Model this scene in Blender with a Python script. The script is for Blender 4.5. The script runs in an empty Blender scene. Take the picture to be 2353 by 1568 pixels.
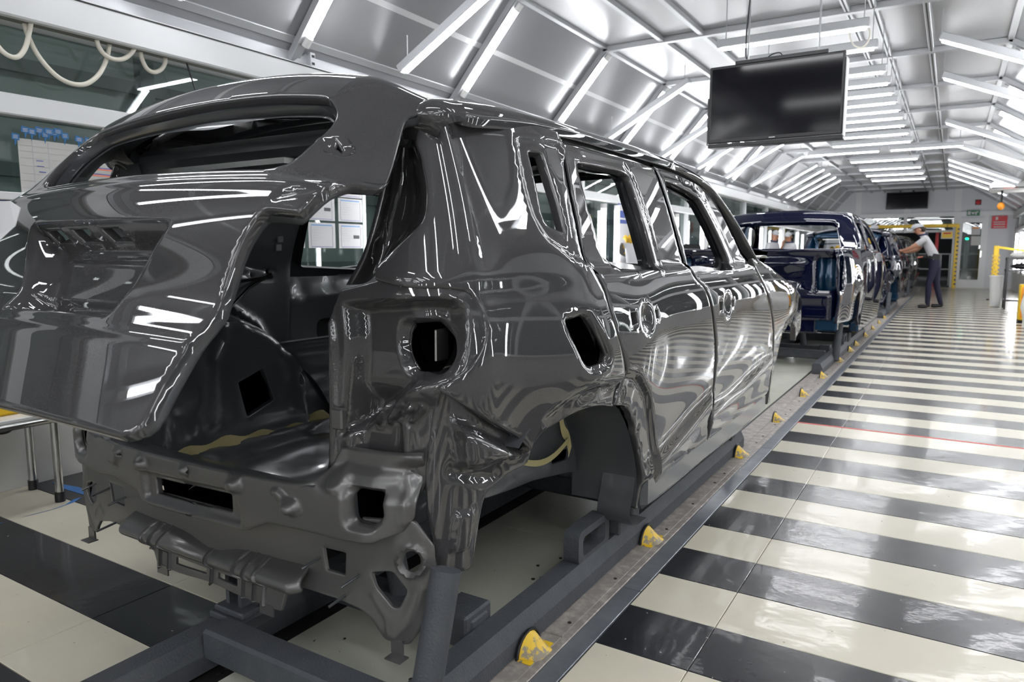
import bpy, math, random
import numpy as np
from mathutils import Vector, Matrix
from mathutils.geometry import delaunay_2d_cdt

random.seed(7)
RNG = np.random.default_rng(7)
SC = bpy.context.scene
COL = SC.collection

# ------------------------------------------------------------------ camera
CAM_H = 1.10
FPX, CXP, CYP = 1640.0, 1176.5, 784.0
PITCH = math.radians(7.0734)
YAW = math.radians(31.5705)
cam_data = bpy.data.cameras.new('camera')
cam_data.sensor_width = 36.0
cam_data.lens = 36.0 * FPX / 2353.0
cam_data.clip_start = 0.02
cam_data.clip_end = 200
cam_data.dof.use_dof = True
cam_data.dof.focus_distance = 2.3
cam_data.dof.aperture_fstop = 5.0
cam = bpy.data.objects.new('camera', cam_data)
cam.location = (0, 0, CAM_H)
cam.rotation_euler = (math.radians(90) - PITCH, 0, YAW)
COL.objects.link(cam)
SC.camera = cam

# ------------------------------------------------------------------ world / exposure
world = bpy.data.worlds.new('world')
SC.world = world
world.use_nodes = True
world.node_tree.nodes['Background'].inputs[0].default_value = (0.045, 0.05, 0.055, 1)
world.node_tree.nodes['Background'].inputs[1].default_value = 1.0
SC.view_settings.view_transform = 'Standard'
SC.view_settings.look = 'None'
SC.view_settings.gamma = 1
SC.view_settings.use_curve_mapping = False
SC.view_settings.exposure = 0.54
SC.cycles.max_bounces = 6
SC.cycles.diffuse_bounces = 4
SC.cycles.glossy_bounces = 4
SC.cycles.transmission_bounces = 4
SC.cycles.transparent_max_bounces = 8
SC.cycles.caustics_reflective = False
SC.cycles.caustics_refractive = False
LAMP = 23.0            # emission of the fluorescent tubes

# ------------------------------------------------------------------ pixel -> place helpers (true 3D points on known planes)
_fw = np.array([-math.sin(YAW) * math.cos(PITCH), math.cos(YAW) * math.cos(PITCH), -math.sin(PITCH)])
_rt = np.array([math.cos(YAW), math.sin(YAW), 0.0])
_up = np.cross(_rt, _fw)
_O = np.array([0, 0, CAM_H])
def _ray(x, y): return _fw * FPX + _rt * (x - CXP) + _up * (CYP - y)
def at_z(x, y, z=0.0): d = _ray(x, y); return _O + d * ((z - CAM_H) / d[2])
def at_x(x, y, X): d = _ray(x, y); return _O + d * (X / d[0])
def at_y(x, y, Y): d = _ray(x, y); return _O + d * (Y / d[1])

# ------------------------------------------------------------------ materials
M = {}
def _set(b, k, v):
    if k in b.inputs: b.inputs[k].default_value = v
def mat(name, col, rough=0.5, metal=0.0, coat=0.0, coat_rough=0.03, spec=0.5, noise=None, bump=None, emit=None, flake=None, sub=None):
    m = bpy.data.materials.new(name); m.use_nodes = True
    nt = m.node_tree; b = nt.nodes['Principled BSDF']
    c = (*col, 1.0)
    _set(b, 'Base Color', c); _set(b, 'Roughness', rough); _set(b, 'Metallic', metal)
    _set(b, 'Coat Weight', coat); _set(b, 'Coat Roughness', coat_rough); _set(b, 'Specular IOR Level', spec)
    if emit is not None:
        _set(b, 'Emission Color', (*emit[0], 1)); _set(b, 'Emission Strength', emit[1])
    tc = None
    if noise or bump or flake:
        tc = nt.nodes.new('ShaderNodeTexCoord')
    if noise:   # (scale, detail, second colour, lo, hi)
        n = nt.nodes.new('ShaderNodeTexNoise'); n.inputs['Scale'].default_value = noise[0]; n.inputs['Detail'].default_value = noise[1]
        n.inputs['Roughness'].default_value = 0.65
        r = nt.nodes.new('ShaderNodeValToRGB')
        r.color_ramp.elements[0].position = noise[3]; r.color_ramp.elements[1].position = noise[4]
        r.color_ramp.elements[0].color = c; r.color_ramp.elements[1].color = (*noise[2], 1)
        nt.links.new(tc.outputs['Object'], n.inputs['Vector']); nt.links.new(n.outputs['Fac'], r.inputs['Fac'])
        nt.links.new(r.outputs['Color'], b.inputs['Base Color'])
    if bump:    # (scale, strength, distance)
        n2 = nt.nodes.new('ShaderNodeTexNoise'); n2.inputs['Scale'].default_value = bump[0]; n2.inputs['Detail'].default_value = 3
        bp = nt.nodes.new('ShaderNodeBump'); bp.inputs['Strength'].default_value = bump[1]; bp.inputs['Distance'].default_value = bump[2]
        nt.links.new(tc.outputs['Object'], n2.inputs['Vector']); nt.links.new(n2.outputs['Fac'], bp.inputs['Height'])
        nt.links.new(bp.outputs['Normal'], b.inputs['Normal'])
    M[name] = m
    return m

def car_paint(name, col, col2, rough=0.32, metal=0.75, coat=1.0):
    """metallic flake base under a clear coat"""
    m = mat(name, col, rough, metal, coat, 0.008, 0.0)
    nt = m.node_tree; b = nt.nodes['Principled BSDF']
    _set(b, 'Coat IOR', 1.65)
    tc = nt.nodes.new('ShaderNodeTexCoord'); v = nt.nodes.new('ShaderNodeTexVoronoi'); v.inputs['Scale'].default_value = 900
    r = nt.nodes.new('ShaderNodeValToRGB'); r.color_ramp.elements[0].color = (*col, 1); r.color_ramp.elements[1].color = (*col2, 1)
    nt.links.new(tc.outputs['Object'], v.inputs['Vector']); nt.links.new(v.outputs['Color'], r.inputs['Fac']); nt.links.new(r.outputs['Color'], b.inputs['Base Color'])
    return m

def glass_mat(name, tint, refl_rough=0.0, extra=0.0):
    m = bpy.data.materials.new(name); m.use_nodes = True; nt = m.node_tree; nt.nodes.clear()
    o = nt.nodes.new('ShaderNodeOutputMaterial'); t = nt.nodes.new('ShaderNodeBsdfTransparent'); g = nt.nodes.new('ShaderNodeBsdfGlossy')
    f = nt.nodes.new('ShaderNodeLayerWeight'); f.inputs[0].default_value = .5; mx = nt.nodes.new('ShaderNodeMixShader')
    pw = nt.nodes.new('ShaderNodeMath'); pw.operation = 'POWER'; pw.inputs[1].default_value = 5.0
    ad = nt.nodes.new('ShaderNodeMath'); ad.operation = 'MULTIPLY_ADD'; ad.inputs[1].default_value = .9; ad.inputs[2].default_value = .035 + extra
    t.inputs[0].default_value = (*tint, 1); g.inputs['Roughness'].default_value = refl_rough
    nt.links.new(f.outputs['Facing'], pw.inputs[0]); nt.links.new(pw.outputs[0], ad.inputs[0]); nt.links.new(ad.outputs[0], mx.inputs[0]); nt.links.new(t.outputs[0], mx.inputs[1]); nt.links.new(g.outputs[0], mx.inputs[2]); nt.links.new(mx.outputs[0], o.inputs[0])
    M[name] = m; return m

def floor_mat(name, col, col2, speck, rough):
    m = mat(name, col, rough, 0, 0.25, 0.06, .25)
    nt = m.node_tree; b = nt.nodes['Principled BSDF']; tc = nt.nodes.new('ShaderNodeTexCoord')
    n = nt.nodes.new('ShaderNodeTexNoise'); n.inputs['Scale'].default_value = 3.0; n.inputs['Detail'].default_value = 8; n.inputs['Roughness'].default_value = 0.7
    r = nt.nodes.new('ShaderNodeValToRGB'); r.color_ramp.elements[0].position = .35; r.color_ramp.elements[1].position = .75
    r.color_ramp.elements[0].color = (*col, 1); r.color_ramp.elements[1].color = (*col2, 1)
    v = nt.nodes.new('ShaderNodeTexNoise'); v.inputs['Scale'].default_value = 46.0; v.inputs['Detail'].default_value = 2
    r2 = nt.nodes.new('ShaderNodeValToRGB'); r2.color_ramp.elements[0].position = .735; r2.color_ramp.elements[1].position = .765
    r2.color_ramp.elements[0].color = (0, 0, 0, 1); r2.color_ramp.elements[1].color = (1, 1, 1, 1)
    mx = nt.nodes.new('ShaderNodeMixRGB'); mx.inputs[2].default_value = (*speck, 1)
    nt.links.new(tc.outputs['Object'], n.inputs['Vector']); nt.links.new(tc.outputs['Object'], v.inputs['Vector'])
    nt.links.new(n.outputs['Fac'], r.inputs['Fac']); nt.links.new(v.outputs['Fac'], r2.inputs['Fac'])
    nt.links.new(r2.outputs['Color'], mx.inputs[0]); nt.links.new(r.outputs['Color'], mx.inputs[1]); nt.links.new(mx.outputs[0], b.inputs['Base Color'])
    # wavy, worn gloss
    n3 = nt.nodes.new('ShaderNodeTexNoise'); n3.inputs['Scale'].default_value = 9; n3.inputs['Detail'].default_value = 4
    bp = nt.nodes.new('ShaderNodeBump'); bp.inputs['Strength'].default_value = .22; bp.inputs['Distance'].default_value = .004
    nt.links.new(tc.outputs['Object'], n3.inputs['Vector']); nt.links.new(n3.outputs['Fac'], bp.inputs['Height'])
    nt.links.new(bp.outputs['Normal'], b.inputs['Coat Normal']); nt.links.new(bp.outputs['Normal'], b.inputs['Normal'])
    return m

floor_mat('cream_floor', (.64, .60, .49), (.59, .555, .45), (.32, .28, .20), .35)
floor_mat('black_floor', (.016, .017, .021), (.032, .033, .038), (.35, .34, .30), .26)
floor_mat('pit_floor', (.62, .62, .53), (.55, .56, .48), (.14, .14, .11), .24)
mat('joint', (.22, .21, .19), .6)
mat('white_frame', (.70, .71, .72), .38)
mat('aluminium', (.50, .51, .53), .35, .35)
mat('ceiling_sheet', (.38, .385, .40), .28, .08, bump=(1.6, .18, .02))
mat('slope_sheet', (.35, .355, .37), .28, .15, bump=(1.2, .15, .02))
mat('wall_panel', (.62, .63, .66), .5)
mat('lower_wall', (.66, .66, .65), .5, noise=(3, 4, (.58, .58, .56), .4, .8))
mat('outside_dark', (.16, .18, .18), .8)
mat('outside_band', (.34, .37, .365), .8)
mat('tube_light', (1, 1, 1), .4, emit=((.97, .98, 1.0), LAMP))
mat('housing', (.55, .56, .58), .4, .2)
mat('cable_white', (.72, .69, .60), .5)
mat('cable_dark', (.03, .03, .035), .5)
mat('black_plastic', (.012, .012, .014), .35)
mat('screen', (.004, .004, .007), .10, spec=.22)
mat('steel', (.45, .45, .44), .22, .95)
mat('skid_paint', (.060, .066, .078), .62, .1, noise=(14, 5, (.085, .09, .10), .35, .8), bump=(160, .5, .004))
mat('worn_plate', (.30, .275, .255), .50, .25, noise=(22, 9, (.50, .46, .42), .46, .68))
mat('grey_strip', (.22, .235, .26), .30, .5, noise=(6, 6, (.32, .34, .37), .4, .7))
mat('dark_slot', (.012, .011, .010), .6)
mat('yellow', (.80, .52, .02), .45, noise=(30, 6, (.28, .24, .17), .52, .58))
mat('yellow_clean', (.85, .55, .02), .4)
mat('orange', (.85, .30, .02), .4)
mat('red', (.60, .03, .04), .45)
mat('red_line', (.62, .06, .04), .5)
mat('green', (.02, .42, .20), .4)
mat('exit_green', (.03, .16, .08), .45)
mat('blue_tape', (.05, .20, .55), .45)
mat('blue_tag', (.008, .12, .32), .35)
mat('paper', (.56, .56, .57), .55)
mat('paper_grey', (.50, .50, .48), .5)
mat('ink_blue', (.08, .10, .40), .6)
mat('ink_black', (.04, .04, .05), .6)
mat('ink_red', (.75, .25, .18), .6)
mat('ink_grey', (.48, .48, .50), .6)
mat('head_blue', (.18, .35, .62), .6)
mat('banner_blue', (.02, .06, .30), .5)
mat('white_paint', (.78, .78, .77), .45)
mat('sealant', (.42, .37, .18), .6, bump=(60, .4, .004))
mat('sealant_grey', (.07, .072, .075), .6, bump=(60, .5, .004))
car_paint('grey_paint', (.043, .043, .045), (.060, .059, .062), .5, .0)
mat('grey_inner', (.088, .094, .102), .30, .30, .6, .08)
mat('grey_satin', (.125, .123, .122), .33, .50, .3, .10)
car_paint('blue_paint', (.0015, .0022, .012), (.003, .005, .028), .5, .0)
mat('blue_inner', (.004, .035, .085), .25, .4, .5, .08)
mat('frame_shaded', (.010, .011, .013), .30, 0, .5, .05)  # grey paint of side frames and window flanges, darkened as if in shadow
mat('hole_shade', (.002, .002, .0025), .9, spec=.0)  # dead black in place of the shade inside openings and panel gaps
mat('skin', (.50, .25, .16), .5)
mat('skin_dark', (.36, .17, .10), .5)
mat('shirt', (.48, .48, .50), .75)
mat('collar', (.02, .025, .07), .7)
mat('trousers', (.010, .010, .036), .75)
mat('shoe', (.012, .012, .013), .5)
mat('cap', (.42, .43, .45), .7)
mat('hair', (.022, .014, .010), .6)
mat('belt_black', (.014, .014, .015), .6)
mat('yellow_cloth', (.80, .50, .05), .8)
glass_mat('glass_left', (.80, .87, .85), 0.0, .03)
glass_mat('glass_clear', (.85, .90, .89), 0.0, .02)

# ------------------------------------------------------------------ object helpers
def root_loc(p):
    while p is not None and p.parent is not None: p = p.parent
    return Vector(p.location) if p is not None else Vector((0, 0, 0))

def tag(o, label=None, cat=None, group=None, kind=None):
    if label: o['label'] = label
    if cat: o['category'] = cat
    if group: o['group'] = group
    if kind: o['kind'] = kind
    return o

def thing(name, label, cat, loc=(0, 0, 0), group=None, kind=None):
    o = bpy.data.objects.new(name, None); COL.objects.link(o); o.location = loc; o.empty_display_size = .1
    return tag(o, label, cat, group, kind)

def mesh_obj(name, V, F, mats, parent=None, smooth=None, mi=None, origin=None):
    """V in world coordinates; the object's origin is the thing's base"""
    V = np.asarray(V, float)
    if parent is not None: off = np.array(root_loc(parent))
    elif origin is not None: off = np.array(origin, float)
    else: off = np.array([(V[:, 0].min() + V[:, 0].max()) / 2, (V[:, 1].min() + V[:, 1].max()) / 2, V[:, 2].min()])
    me = bpy.data.meshes.new(name)
    me.from_pydata([tuple(v) for v in (V - off)], [], [tuple(int(i) for i in f) for f in F])
    if not isinstance(mats, (list, tuple)): mats = [mats]
    for m in mats: me.materials.append(M[m] if isinstance(m, str) else m)
    if mi is not None: me.polygons.foreach_set('material_index', np.asarray(mi, np.int32))
    if smooth:
        me.polygons.foreach_set('use_smooth', np.ones(len(me.polygons), bool))
        if smooth is not True: me.set_sharp_from_angle(angle=math.radians(smooth))
    me.update()
    o = bpy.data.objects.new(name, me); COL.objects.link(o)
    if parent is not None: o.parent = parent
    else: o.location = off
    return o

class B:
    """collects shapes that form one mesh"""
    def __init__(s): s.V = []; s.F = []; s.MI = []; s.n = 0; s.cur = 0
    def add(s, V, F):
        V = np.asarray(V, float)
        s.V.append(V); s.F += [tuple(i + s.n for i in f) for f in F]; s.MI += [s.cur] * len(F); s.n += len(V); return s
    def m(s, i): s.cur = i; return s
    def hexa(s, P):
        return s.add(P, [(0, 3, 2, 1), (4, 5, 6, 7), (0, 1, 5, 4), (1, 2, 6, 5), (2, 3, 7, 6), (3, 0, 4, 7)])
    def box(s, x0, x1, y0, y1, z0, z1, bev=0):
        if bev <= 0:
            return s.hexa([(x0, y0, z0), (x1, y0, z0), (x1, y1, z0), (x0, y1, z0), (x0, y0, z1), (x1, y0, z1), (x1, y1, z1), (x0, y1, z1)])
        return s.cbox(((x0 + x1) / 2, (y0 + y1) / 2, (z0 + z1) / 2), (x1 - x0, y1 - y0, z1 - z0), np.eye(3), bev)
    def cbox(s, c, d, R=None, bev=0):
        R = np.eye(3) if R is None else np.asarray(R); c = np.asarray(c, float); h = np.asarray(d, float) / 2
        if bev <= 0:
            P = [(-1, -1, -1), (1, -1, -1), (1, 1, -1), (-1, 1, -1), (-1, -1, 1), (1, -1, 1), (1, 1, 1), (-1, 1, 1)]
            return s.hexa([c + R @ (h * np.array(p)) for p in P])
        b = min(bev, h.min() * .95)
        V = []; idx = {}
        for sx in (-1, 1):
            for sy in (-1, 1):
                for sz in (-1, 1):
                    for k in range(3):
                        p = np.array([sx * (h[0] - b), sy * (h[1] - b), sz * (h[2] - b)]); p[k] = (sx, sy, sz)[k] * h[k]
                        idx[(sx, sy, sz, k)] = len(V); V.append(c + R @ p)
        F = []
        def q(*a): F.append(tuple(idx[i] for i in a))
        for sg in (-1, 1):
            q((sg, -1, -1, 0), (sg, 1, -1, 0), (sg, 1, 1, 0), (sg, -1, 1, 0)) if sg > 0 else q((sg, -1, 1, 0), (sg, 1, 1, 0), (sg, 1, -1, 0), (sg, -1, -1, 0))
            q((-1, sg, 1, 1), (1, sg, 1, 1), (1, sg, -1, 1), (-1, sg, -1, 1)) if sg > 0 else q((-1, sg, -1, 1), (1, sg, -1, 1), (1, sg, 1, 1), (-1, sg, 1, 1))
            q((-1, -1, sg, 2), (1, -1, sg, 2), (1, 1, sg, 2), (-1, 1, sg, 2)) if sg > 0 else q((-1, 1, sg, 2), (1, 1, sg, 2), (1, -1, sg, 2), (-1, -1, sg, 2))
        for a in (-1, 1):
            for b2 in (-1, 1):
                q((a, b2, -1, 0), (a, b2, 1, 0), (a, b2, 1, 1), (a, b2, -1, 1))
                q((a, -1, b2, 0), (a, 1, b2, 0), (a, 1, b2, 2), (a, -1, b2, 2))
                q((-1, a, b2, 1), (1, a, b2, 1), (1, a, b2, 2), (-1, a, b2, 2))
                for e in (-1, 1):
                    if b2 == 1: q((a, e, 1, 0), (a, e, 1, 1), (a, e, 1, 2))
                    else: q((a, e, -1, 0), (a, e, -1, 1), (a, e, -1, 2))
        return s.add(V, F)
    def bar(s, p, q, w, h, up=(0, 0, 1), bev=0):
        p = np.asarray(p, float); q = np.asarray(q, float); d = q - p; L = np.linalg.norm(d); d /= L
        u = np.asarray(up, float); sd = np.cross(d, u); sd /= np.linalg.norm(sd); u = np.cross(sd, d)
        return s.cbox((p + q) / 2, (L, w, h), np.stack([d, sd, u], 1), bev)
    def tube(s, path, r, n=8, cap=True, closed=False):
        path = [np.asarray(p, float) for p in path]; K = len(path); V = []; F = []
        rr = r if hasattr(r, '__len__') else [r] * K
        ref = None
        for i, p in enumerate(path):
            a = path[max(i - 1, 0)] if not closed else path[(i - 1) % K]; b = path[min(i + 1, K - 1)] if not closed else path[(i + 1) % K]
            d = b - a; d = d / (np.linalg.norm(d) + 1e-12)
            if ref is None: ref = np.array([0, 0, 1.0]) if abs(d[2]) < .9 else np.array([1.0, 0, 0])
            x = np.cross(d, ref); x /= (np.linalg.norm(x) + 1e-12); y = np.cross(x, d); ref = y
            for k in range(n):
                t = 2 * math.pi * k / n; V.append(p + rr[i] * (x * math.cos(t) + y * math.sin(t)))
        for i in range(K if closed else K - 1):
            for k in range(n):
                a = i * n + k; b = i * n + (k + 1) % n; j = ((i + 1) % K) * n
                F.append((a, b, j + (k + 1) % n, j + k))
        if cap and not closed: F.append(tuple(range(n))[::-1]); F.append(tuple((K - 1) * n + k for k in range(n)))
        return s.add(V, F)
    def ell(s, c, r, nu=14, nv=9, R=None):
        V = []; F = []; R = np.eye(3) if R is None else R
        for j in range(nv + 1):
            ph = math.pi * j / nv
            for i in range(nu):
                t = 2 * math.pi * i / nu
                V.append(np.asarray(c) + R @ (np.array(r) * np.array([math.sin(ph) * math.cos(t), math.sin(ph) * math.sin(t), math.cos(ph)])))
        for j in range(nv):
            for i in range(nu): F.append((j * nu + i, j * nu + (i + 1) % nu, (j + 1) * nu + (i + 1) % nu, (j + 1) * nu + i)[::-1])
        return s.add(V, F)
    def prism(s, poly, fn0, fn1):
        """poly: 2D points; fn0 / fn1 map a point to the two faces"""
        n = len(poly); V = [fn0(*p) for p in poly] + [fn1(*p) for p in poly]
        return s.add(V, [tuple(range(n))[::-1], tuple(range(n, 2 * n))] + [(i, (i + 1) % n, n + (i + 1) % n, n + i) for i in range(n)])
    def grid(s, G):
        G = np.asarray(G, float); a, b, _ = G.shape
        return s.add(G.reshape(-1, 3), [(i * b + j, i * b + j + 1, (i + 1) * b + j + 1, (i + 1) * b + j) for i in range(a - 1) for j in range(b - 1)])
    def build(s, name, mats, parent=None, smooth=None, origin=None):
        return mesh_obj(name, np.concatenate(s.V), s.F, mats, parent, smooth, s.MI if isinstance(mats, (list, tuple)) else None, origin)

def dup(o, loc, label=None, parent=None, swap=None, skip=()):
    """copy of a thing with its parts and sub-parts (mesh data shared)"""
    c = o.copy(); COL.objects.link(c); c.parent = parent
    if parent is None: c.location = loc
    if label: c['label'] = label
    if swap and c.type == 'MESH':
        for i, sl in enumerate(c.material_slots):
            if sl.material and sl.material.name in swap:
                nm = M[swap[sl.material.name]]; sl.link = 'OBJECT'; sl.material = nm
    for ch in list(o.children):
        if ch.name.split('.')[0] in skip: continue
        dup(ch, None, None, c, swap, skip)
    return c

def spline(xs, ys):
    """natural cubic spline, vectorised"""
    xs = np.asarray(xs, float); ys = np.asarray(ys, float); n = len(xs); h = np.diff(xs)
    A = np.zeros((n, n)); r = np.zeros(n); A[0, 0] = A[-1, -1] = 1
    for i in range(1, n - 1):
        A[i, i - 1] = h[i - 1]; A[i, i] = 2 * (h[i - 1] + h[i]); A[i, i + 1] = h[i]
        r[i] = 3 * ((ys[i + 1] - ys[i]) / h[i] - (ys[i] - ys[i - 1]) / h[i - 1])
    c = np.linalg.solve(A, r); b = np.diff(ys) / h - h * (2 * c[:-1] + c[1:]) / 3; d = np.diff(c) / (3 * h)
    def f(x):
        x = np.asarray(x, float); i = np.clip(np.searchsorted(xs, x) - 1, 0, n - 2); t = np.clip(x, xs[0] - .3, xs[-1] + .3) - xs[i]
        return ys[i] + b[i] * t + c[i] * t * t + d[i] * t ** 3
    return f

def catmull(P, per=8, closed=False):
    P = [np.asarray(p, float) for p in P]; n = len(P); out = []
    rng = range(n if closed else n - 1)
    for i in rng:
        p0 = P[(i - 1) % n] if closed or i > 0 else 2 * P[0] - P[1]
        p1 = P[i]; p2 = P[(i + 1) % n]
        p3 = P[(i + 2) % n] if closed or i + 2 < n else 2 * P[-1] - P[-2]
        for k in range(per):
            t = k / per
            out.append(.5 * ((2 * p1) + (-p0 + p2) * t + (2 * p0 - 5 * p1 + 4 * p2 - p3) * t * t + (-p0 + 3 * p1 - 3 * p2 + p3) * t ** 3))
    if not closed: out.append(P[-1])
    return np.array(out)

def rounded(P, r=.02, seg=5):
    """closed polygon with filleted corners; r a number or one per corner"""
    P = [np.asarray(p, float) for p in P]; n = len(P); out = []
    rr = r if hasattr(r, '__len__') else [r] * n
    for i in range(n):
        p = P[i]; a = P[i - 1] - p; b = P[(i + 1) % n] - p; la = np.linalg.norm(a); lb = np.linalg.norm(b)
        q = min(rr[i], la * .45, lb * .45)
        if q < 1e-4: out.append(p); continue
        s0 = p + a / la * q; s1 = p + b / lb * q
        for k in range(seg + 1):
            t = k / seg; out.append((1 - t) ** 2 * s0 + 2 * t * (1 - t) * p + t * t * s1)
    return np.array(out)

def resample(P, sp, closed=True):
    P = np.asarray(P, float); Q = np.vstack([P, P[:1]]) if closed else P
    out = []
    for a, b in zip(Q[:-1], Q[1:]):
        L = np.linalg.norm(b - a)
        if L < 1e-6: continue
        k = max(1, int(math.ceil(L / sp)))
        out += [a + (b - a) * i / k for i in range(k)]
    if not closed: out.append(Q[-1])
    return np.array(out)

def inside(P, poly):
    x, y = P[:, 0], P[:, 1]; c = np.zeros(len(P), bool); q = np.asarray(poly); p = np.roll(q, 1, 0)
    for (x1, y1), (x2, y2) in zip(p, q):
        if y1 == y2: continue
        c ^= ((y1 > y) != (y2 > y)) & (x < (x2 - x1) * (y - y1) / (y2 - y1) + x1)
    return c

def dist_line(P, line, closed=False):
    L = np.asarray(line, float); Q = np.vstack([L, L[:1]]) if closed else L
    d = np.full(len(P), 1e9)
    for a, b in zip(Q[:-1], Q[1:]):
        ab = b - a; t = np.clip(((P - a) @ ab) / (ab @ ab + 1e-12), 0, 1)
        d = np.minimum(d, np.linalg.norm(P - a - t[:, None] * ab, axis=1))
    return d

def sstep(x): x = np.clip(x, 0, 1); return x * x * (3 - 2 * x)
def dent(P, poly, slope):
    """0 outside the polygon, rising to 1 inside over the distance 'slope'"""
    return np.where(inside(P, poly), sstep(dist_line(P, poly, True) / slope), 0.0)
def pad(P, poly, slope):
    """1 inside the polygon, falling to 0 outside it"""
    return np.where(inside(P, poly), 1.0, 1 - sstep(dist_line(P, poly, True) / slope))
def ridge(P, line, w): return np.exp(-(dist_line(P, line) / w) ** 2)
def blob(P, c, r, p=2.0): return np.exp(-((((P[:, 0] - c[0]) / r[0]) ** 2 + ((P[:, 1] - c[1]) / r[1]) ** 2) ** (p / 2)))

def triangulate(outline, holes, sp):
    loops = [resample(outline, sp)] + [resample(h, sp) for h in holes]
    V = []; E = []
    for L in loops:
        n0 = len(V); V += [Vector((p[0], p[1])) for p in L]; E += [(n0 + i, n0 + (i + 1) % len(L)) for i in range(len(L))]
    O = loops[0]; mn = O.min(0); mx = O.max(0)
    gx = np.arange(mn[0], mx[0], sp); gy = np.arange(mn[1], mx[1], sp * .87)
    X, Y = np.meshgrid(gx, gy); X[1::2] += sp / 2
    P = np.stack([X.ravel(), Y.ravel()], 1)
    k = inside(P, O)
    for h in loops[1:]: k &= ~inside(P, h)
    P = P[k]
    if len(P):
        d = np.full(len(P), 1e9)
        for L in loops: d = np.minimum(d, dist_line(P, L, True))
        P = P[d > sp * .45]
    V += [Vector((p[0], p[1])) for p in P]
    r = delaunay_2d_cdt(V, E, [], 0, 1e-6)
    UV = np.array([(v.x, v.y) for v in r[0]]); F = np.array([f for f in r[2] if len(f) == 3])
    C = UV[F].mean(1); k = inside(C, O)
    for h in loops[1:]: k &= ~inside(C, h)
    return UV, F[k]

def sheet(name, outline, holes, fn, sp, mats, parent, out=(1, 0, 0), roll=.006, depth=.018, smooth=50, cut=None, build=True):
    """pressed sheet-metal panel: fn maps (n,2) parameters to world points; every border is rolled inwards"""
    UV, F = triangulate(np.asarray(outline), [np.asarray(h) for h in holes], sp)
    V = fn(UV)
    nf = np.cross(V[F[:, 1]] - V[F[:, 0]], V[F[:, 2]] - V[F[:, 0]])
    if (nf @ np.asarray(out, float)).sum() < 0: F = F[:, ::-1]; nf = -nf
    VN = np.zeros_like(V)
    for k in range(3): np.add.at(VN, F[:, k], nf)
    VN /= (np.linalg.norm(VN, axis=1, keepdims=True) + 1e-12)
    faces = [tuple(f) for f in F]; Vl = [V]; n = len(V)
    if depth > 0:
        ed = {}
        for f in faces:
            for a, b in ((f[0], f[1]), (f[1], f[2]), (f[2], f[0])):
                if (b, a) in ed: del ed[(b, a)]
                else: ed[(a, b)] = 1
        nxt = {}
        for a, b in ed: nxt[a] = b
        seen = set()
        for st in list(nxt):
            if st in seen: continue
            loop = []; c = st
            while c in nxt and c not in seen: seen.add(c); loop.append(c); c = nxt[c]
            if len(loop) < 3 or c != st: continue
            L = np.array(loop); P = V[L]; N = VN[L]
            T = np.roll(P, -1, 0) - np.roll(P, 1, 0); T /= (np.linalg.norm(T, axis=1, keepdims=True) + 1e-12)
            W = np.cross(T, N); W /= (np.linalg.norm(W, axis=1, keepdims=True) + 1e-12)
            prev = L
            for a in ((.5, 1.0, None) if roll > 0 else (None,)):
                if a is not None: ang = a * math.pi / 2; Q = P + W * roll * math.sin(ang) - N * roll * (1 - math.cos(ang))
                else: Q = P + W * roll - N * (roll + depth)
                idx = np.arange(n, n + len(L)); Vl.append(Q); n += len(L)
                for i in range(len(L)):
                    j = (i + 1) % len(L); faces.append((int(prev[j]), int(prev[i]), int(idx[i]), int(idx[j])))
                prev = idx
    return mesh_obj(name, np.concatenate(Vl), faces, mats, parent, smooth)

def loft(name, curves, mats, parent, n=40, per=4, smooth=50, flip=False):
    """smooth skin through a series of 3D curves"""
    R = []
    for c in curves:
        c = catmull(c, 10) if len(c) > 2 else np.asarray(c, float)
        d = np.r_[0, np.cumsum(np.linalg.norm(np.diff(c, axis=0), axis=1))]; t = np.linspace(0, d[-1], n)
        R.append(np.stack([np.interp(t, d, c[:, k]) for k in range(3)], 1))
    R = np.array(R)
    G = np.stack([catmull(R[:, i], per) for i in range(n)], 1) if len(R) > 2 and per > 1 else R
    if flip: G = G[:, ::-1]
    return B().grid(G).build(name, mats, parent, smooth)

ORD = ['first', 'second', 'third', 'fourth', 'fifth', 'sixth', 'seventh', 'eighth', 'ninth', 'tenth', 'eleventh', 'twelfth', 'thirteenth', 'fourteenth', 'fifteenth', 'sixteenth', 'seventeenth', 'eighteenth', 'nineteenth', 'twentieth', 'twenty-first', 'twenty-second', 'twenty-third', 'twenty-fourth', 'twenty-fifth', 'twenty-sixth', 'twenty-seventh', 'twenty-eighth', 'twenty-ninth', 'thirtieth']
# ================================================================== THE HALL
XL, XR, YB, YE = -3.68, 1.55, -8.0, 26.5          # left wall, right wall, back, end wall
ZC, XB1, XB2, ZW = 3.07, -2.99, 0.32, 2.30        # flat ceiling, its two breaks, wall top
RIBS = [6.6 + 1.67 * k for k in range(-8, 12)]

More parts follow.
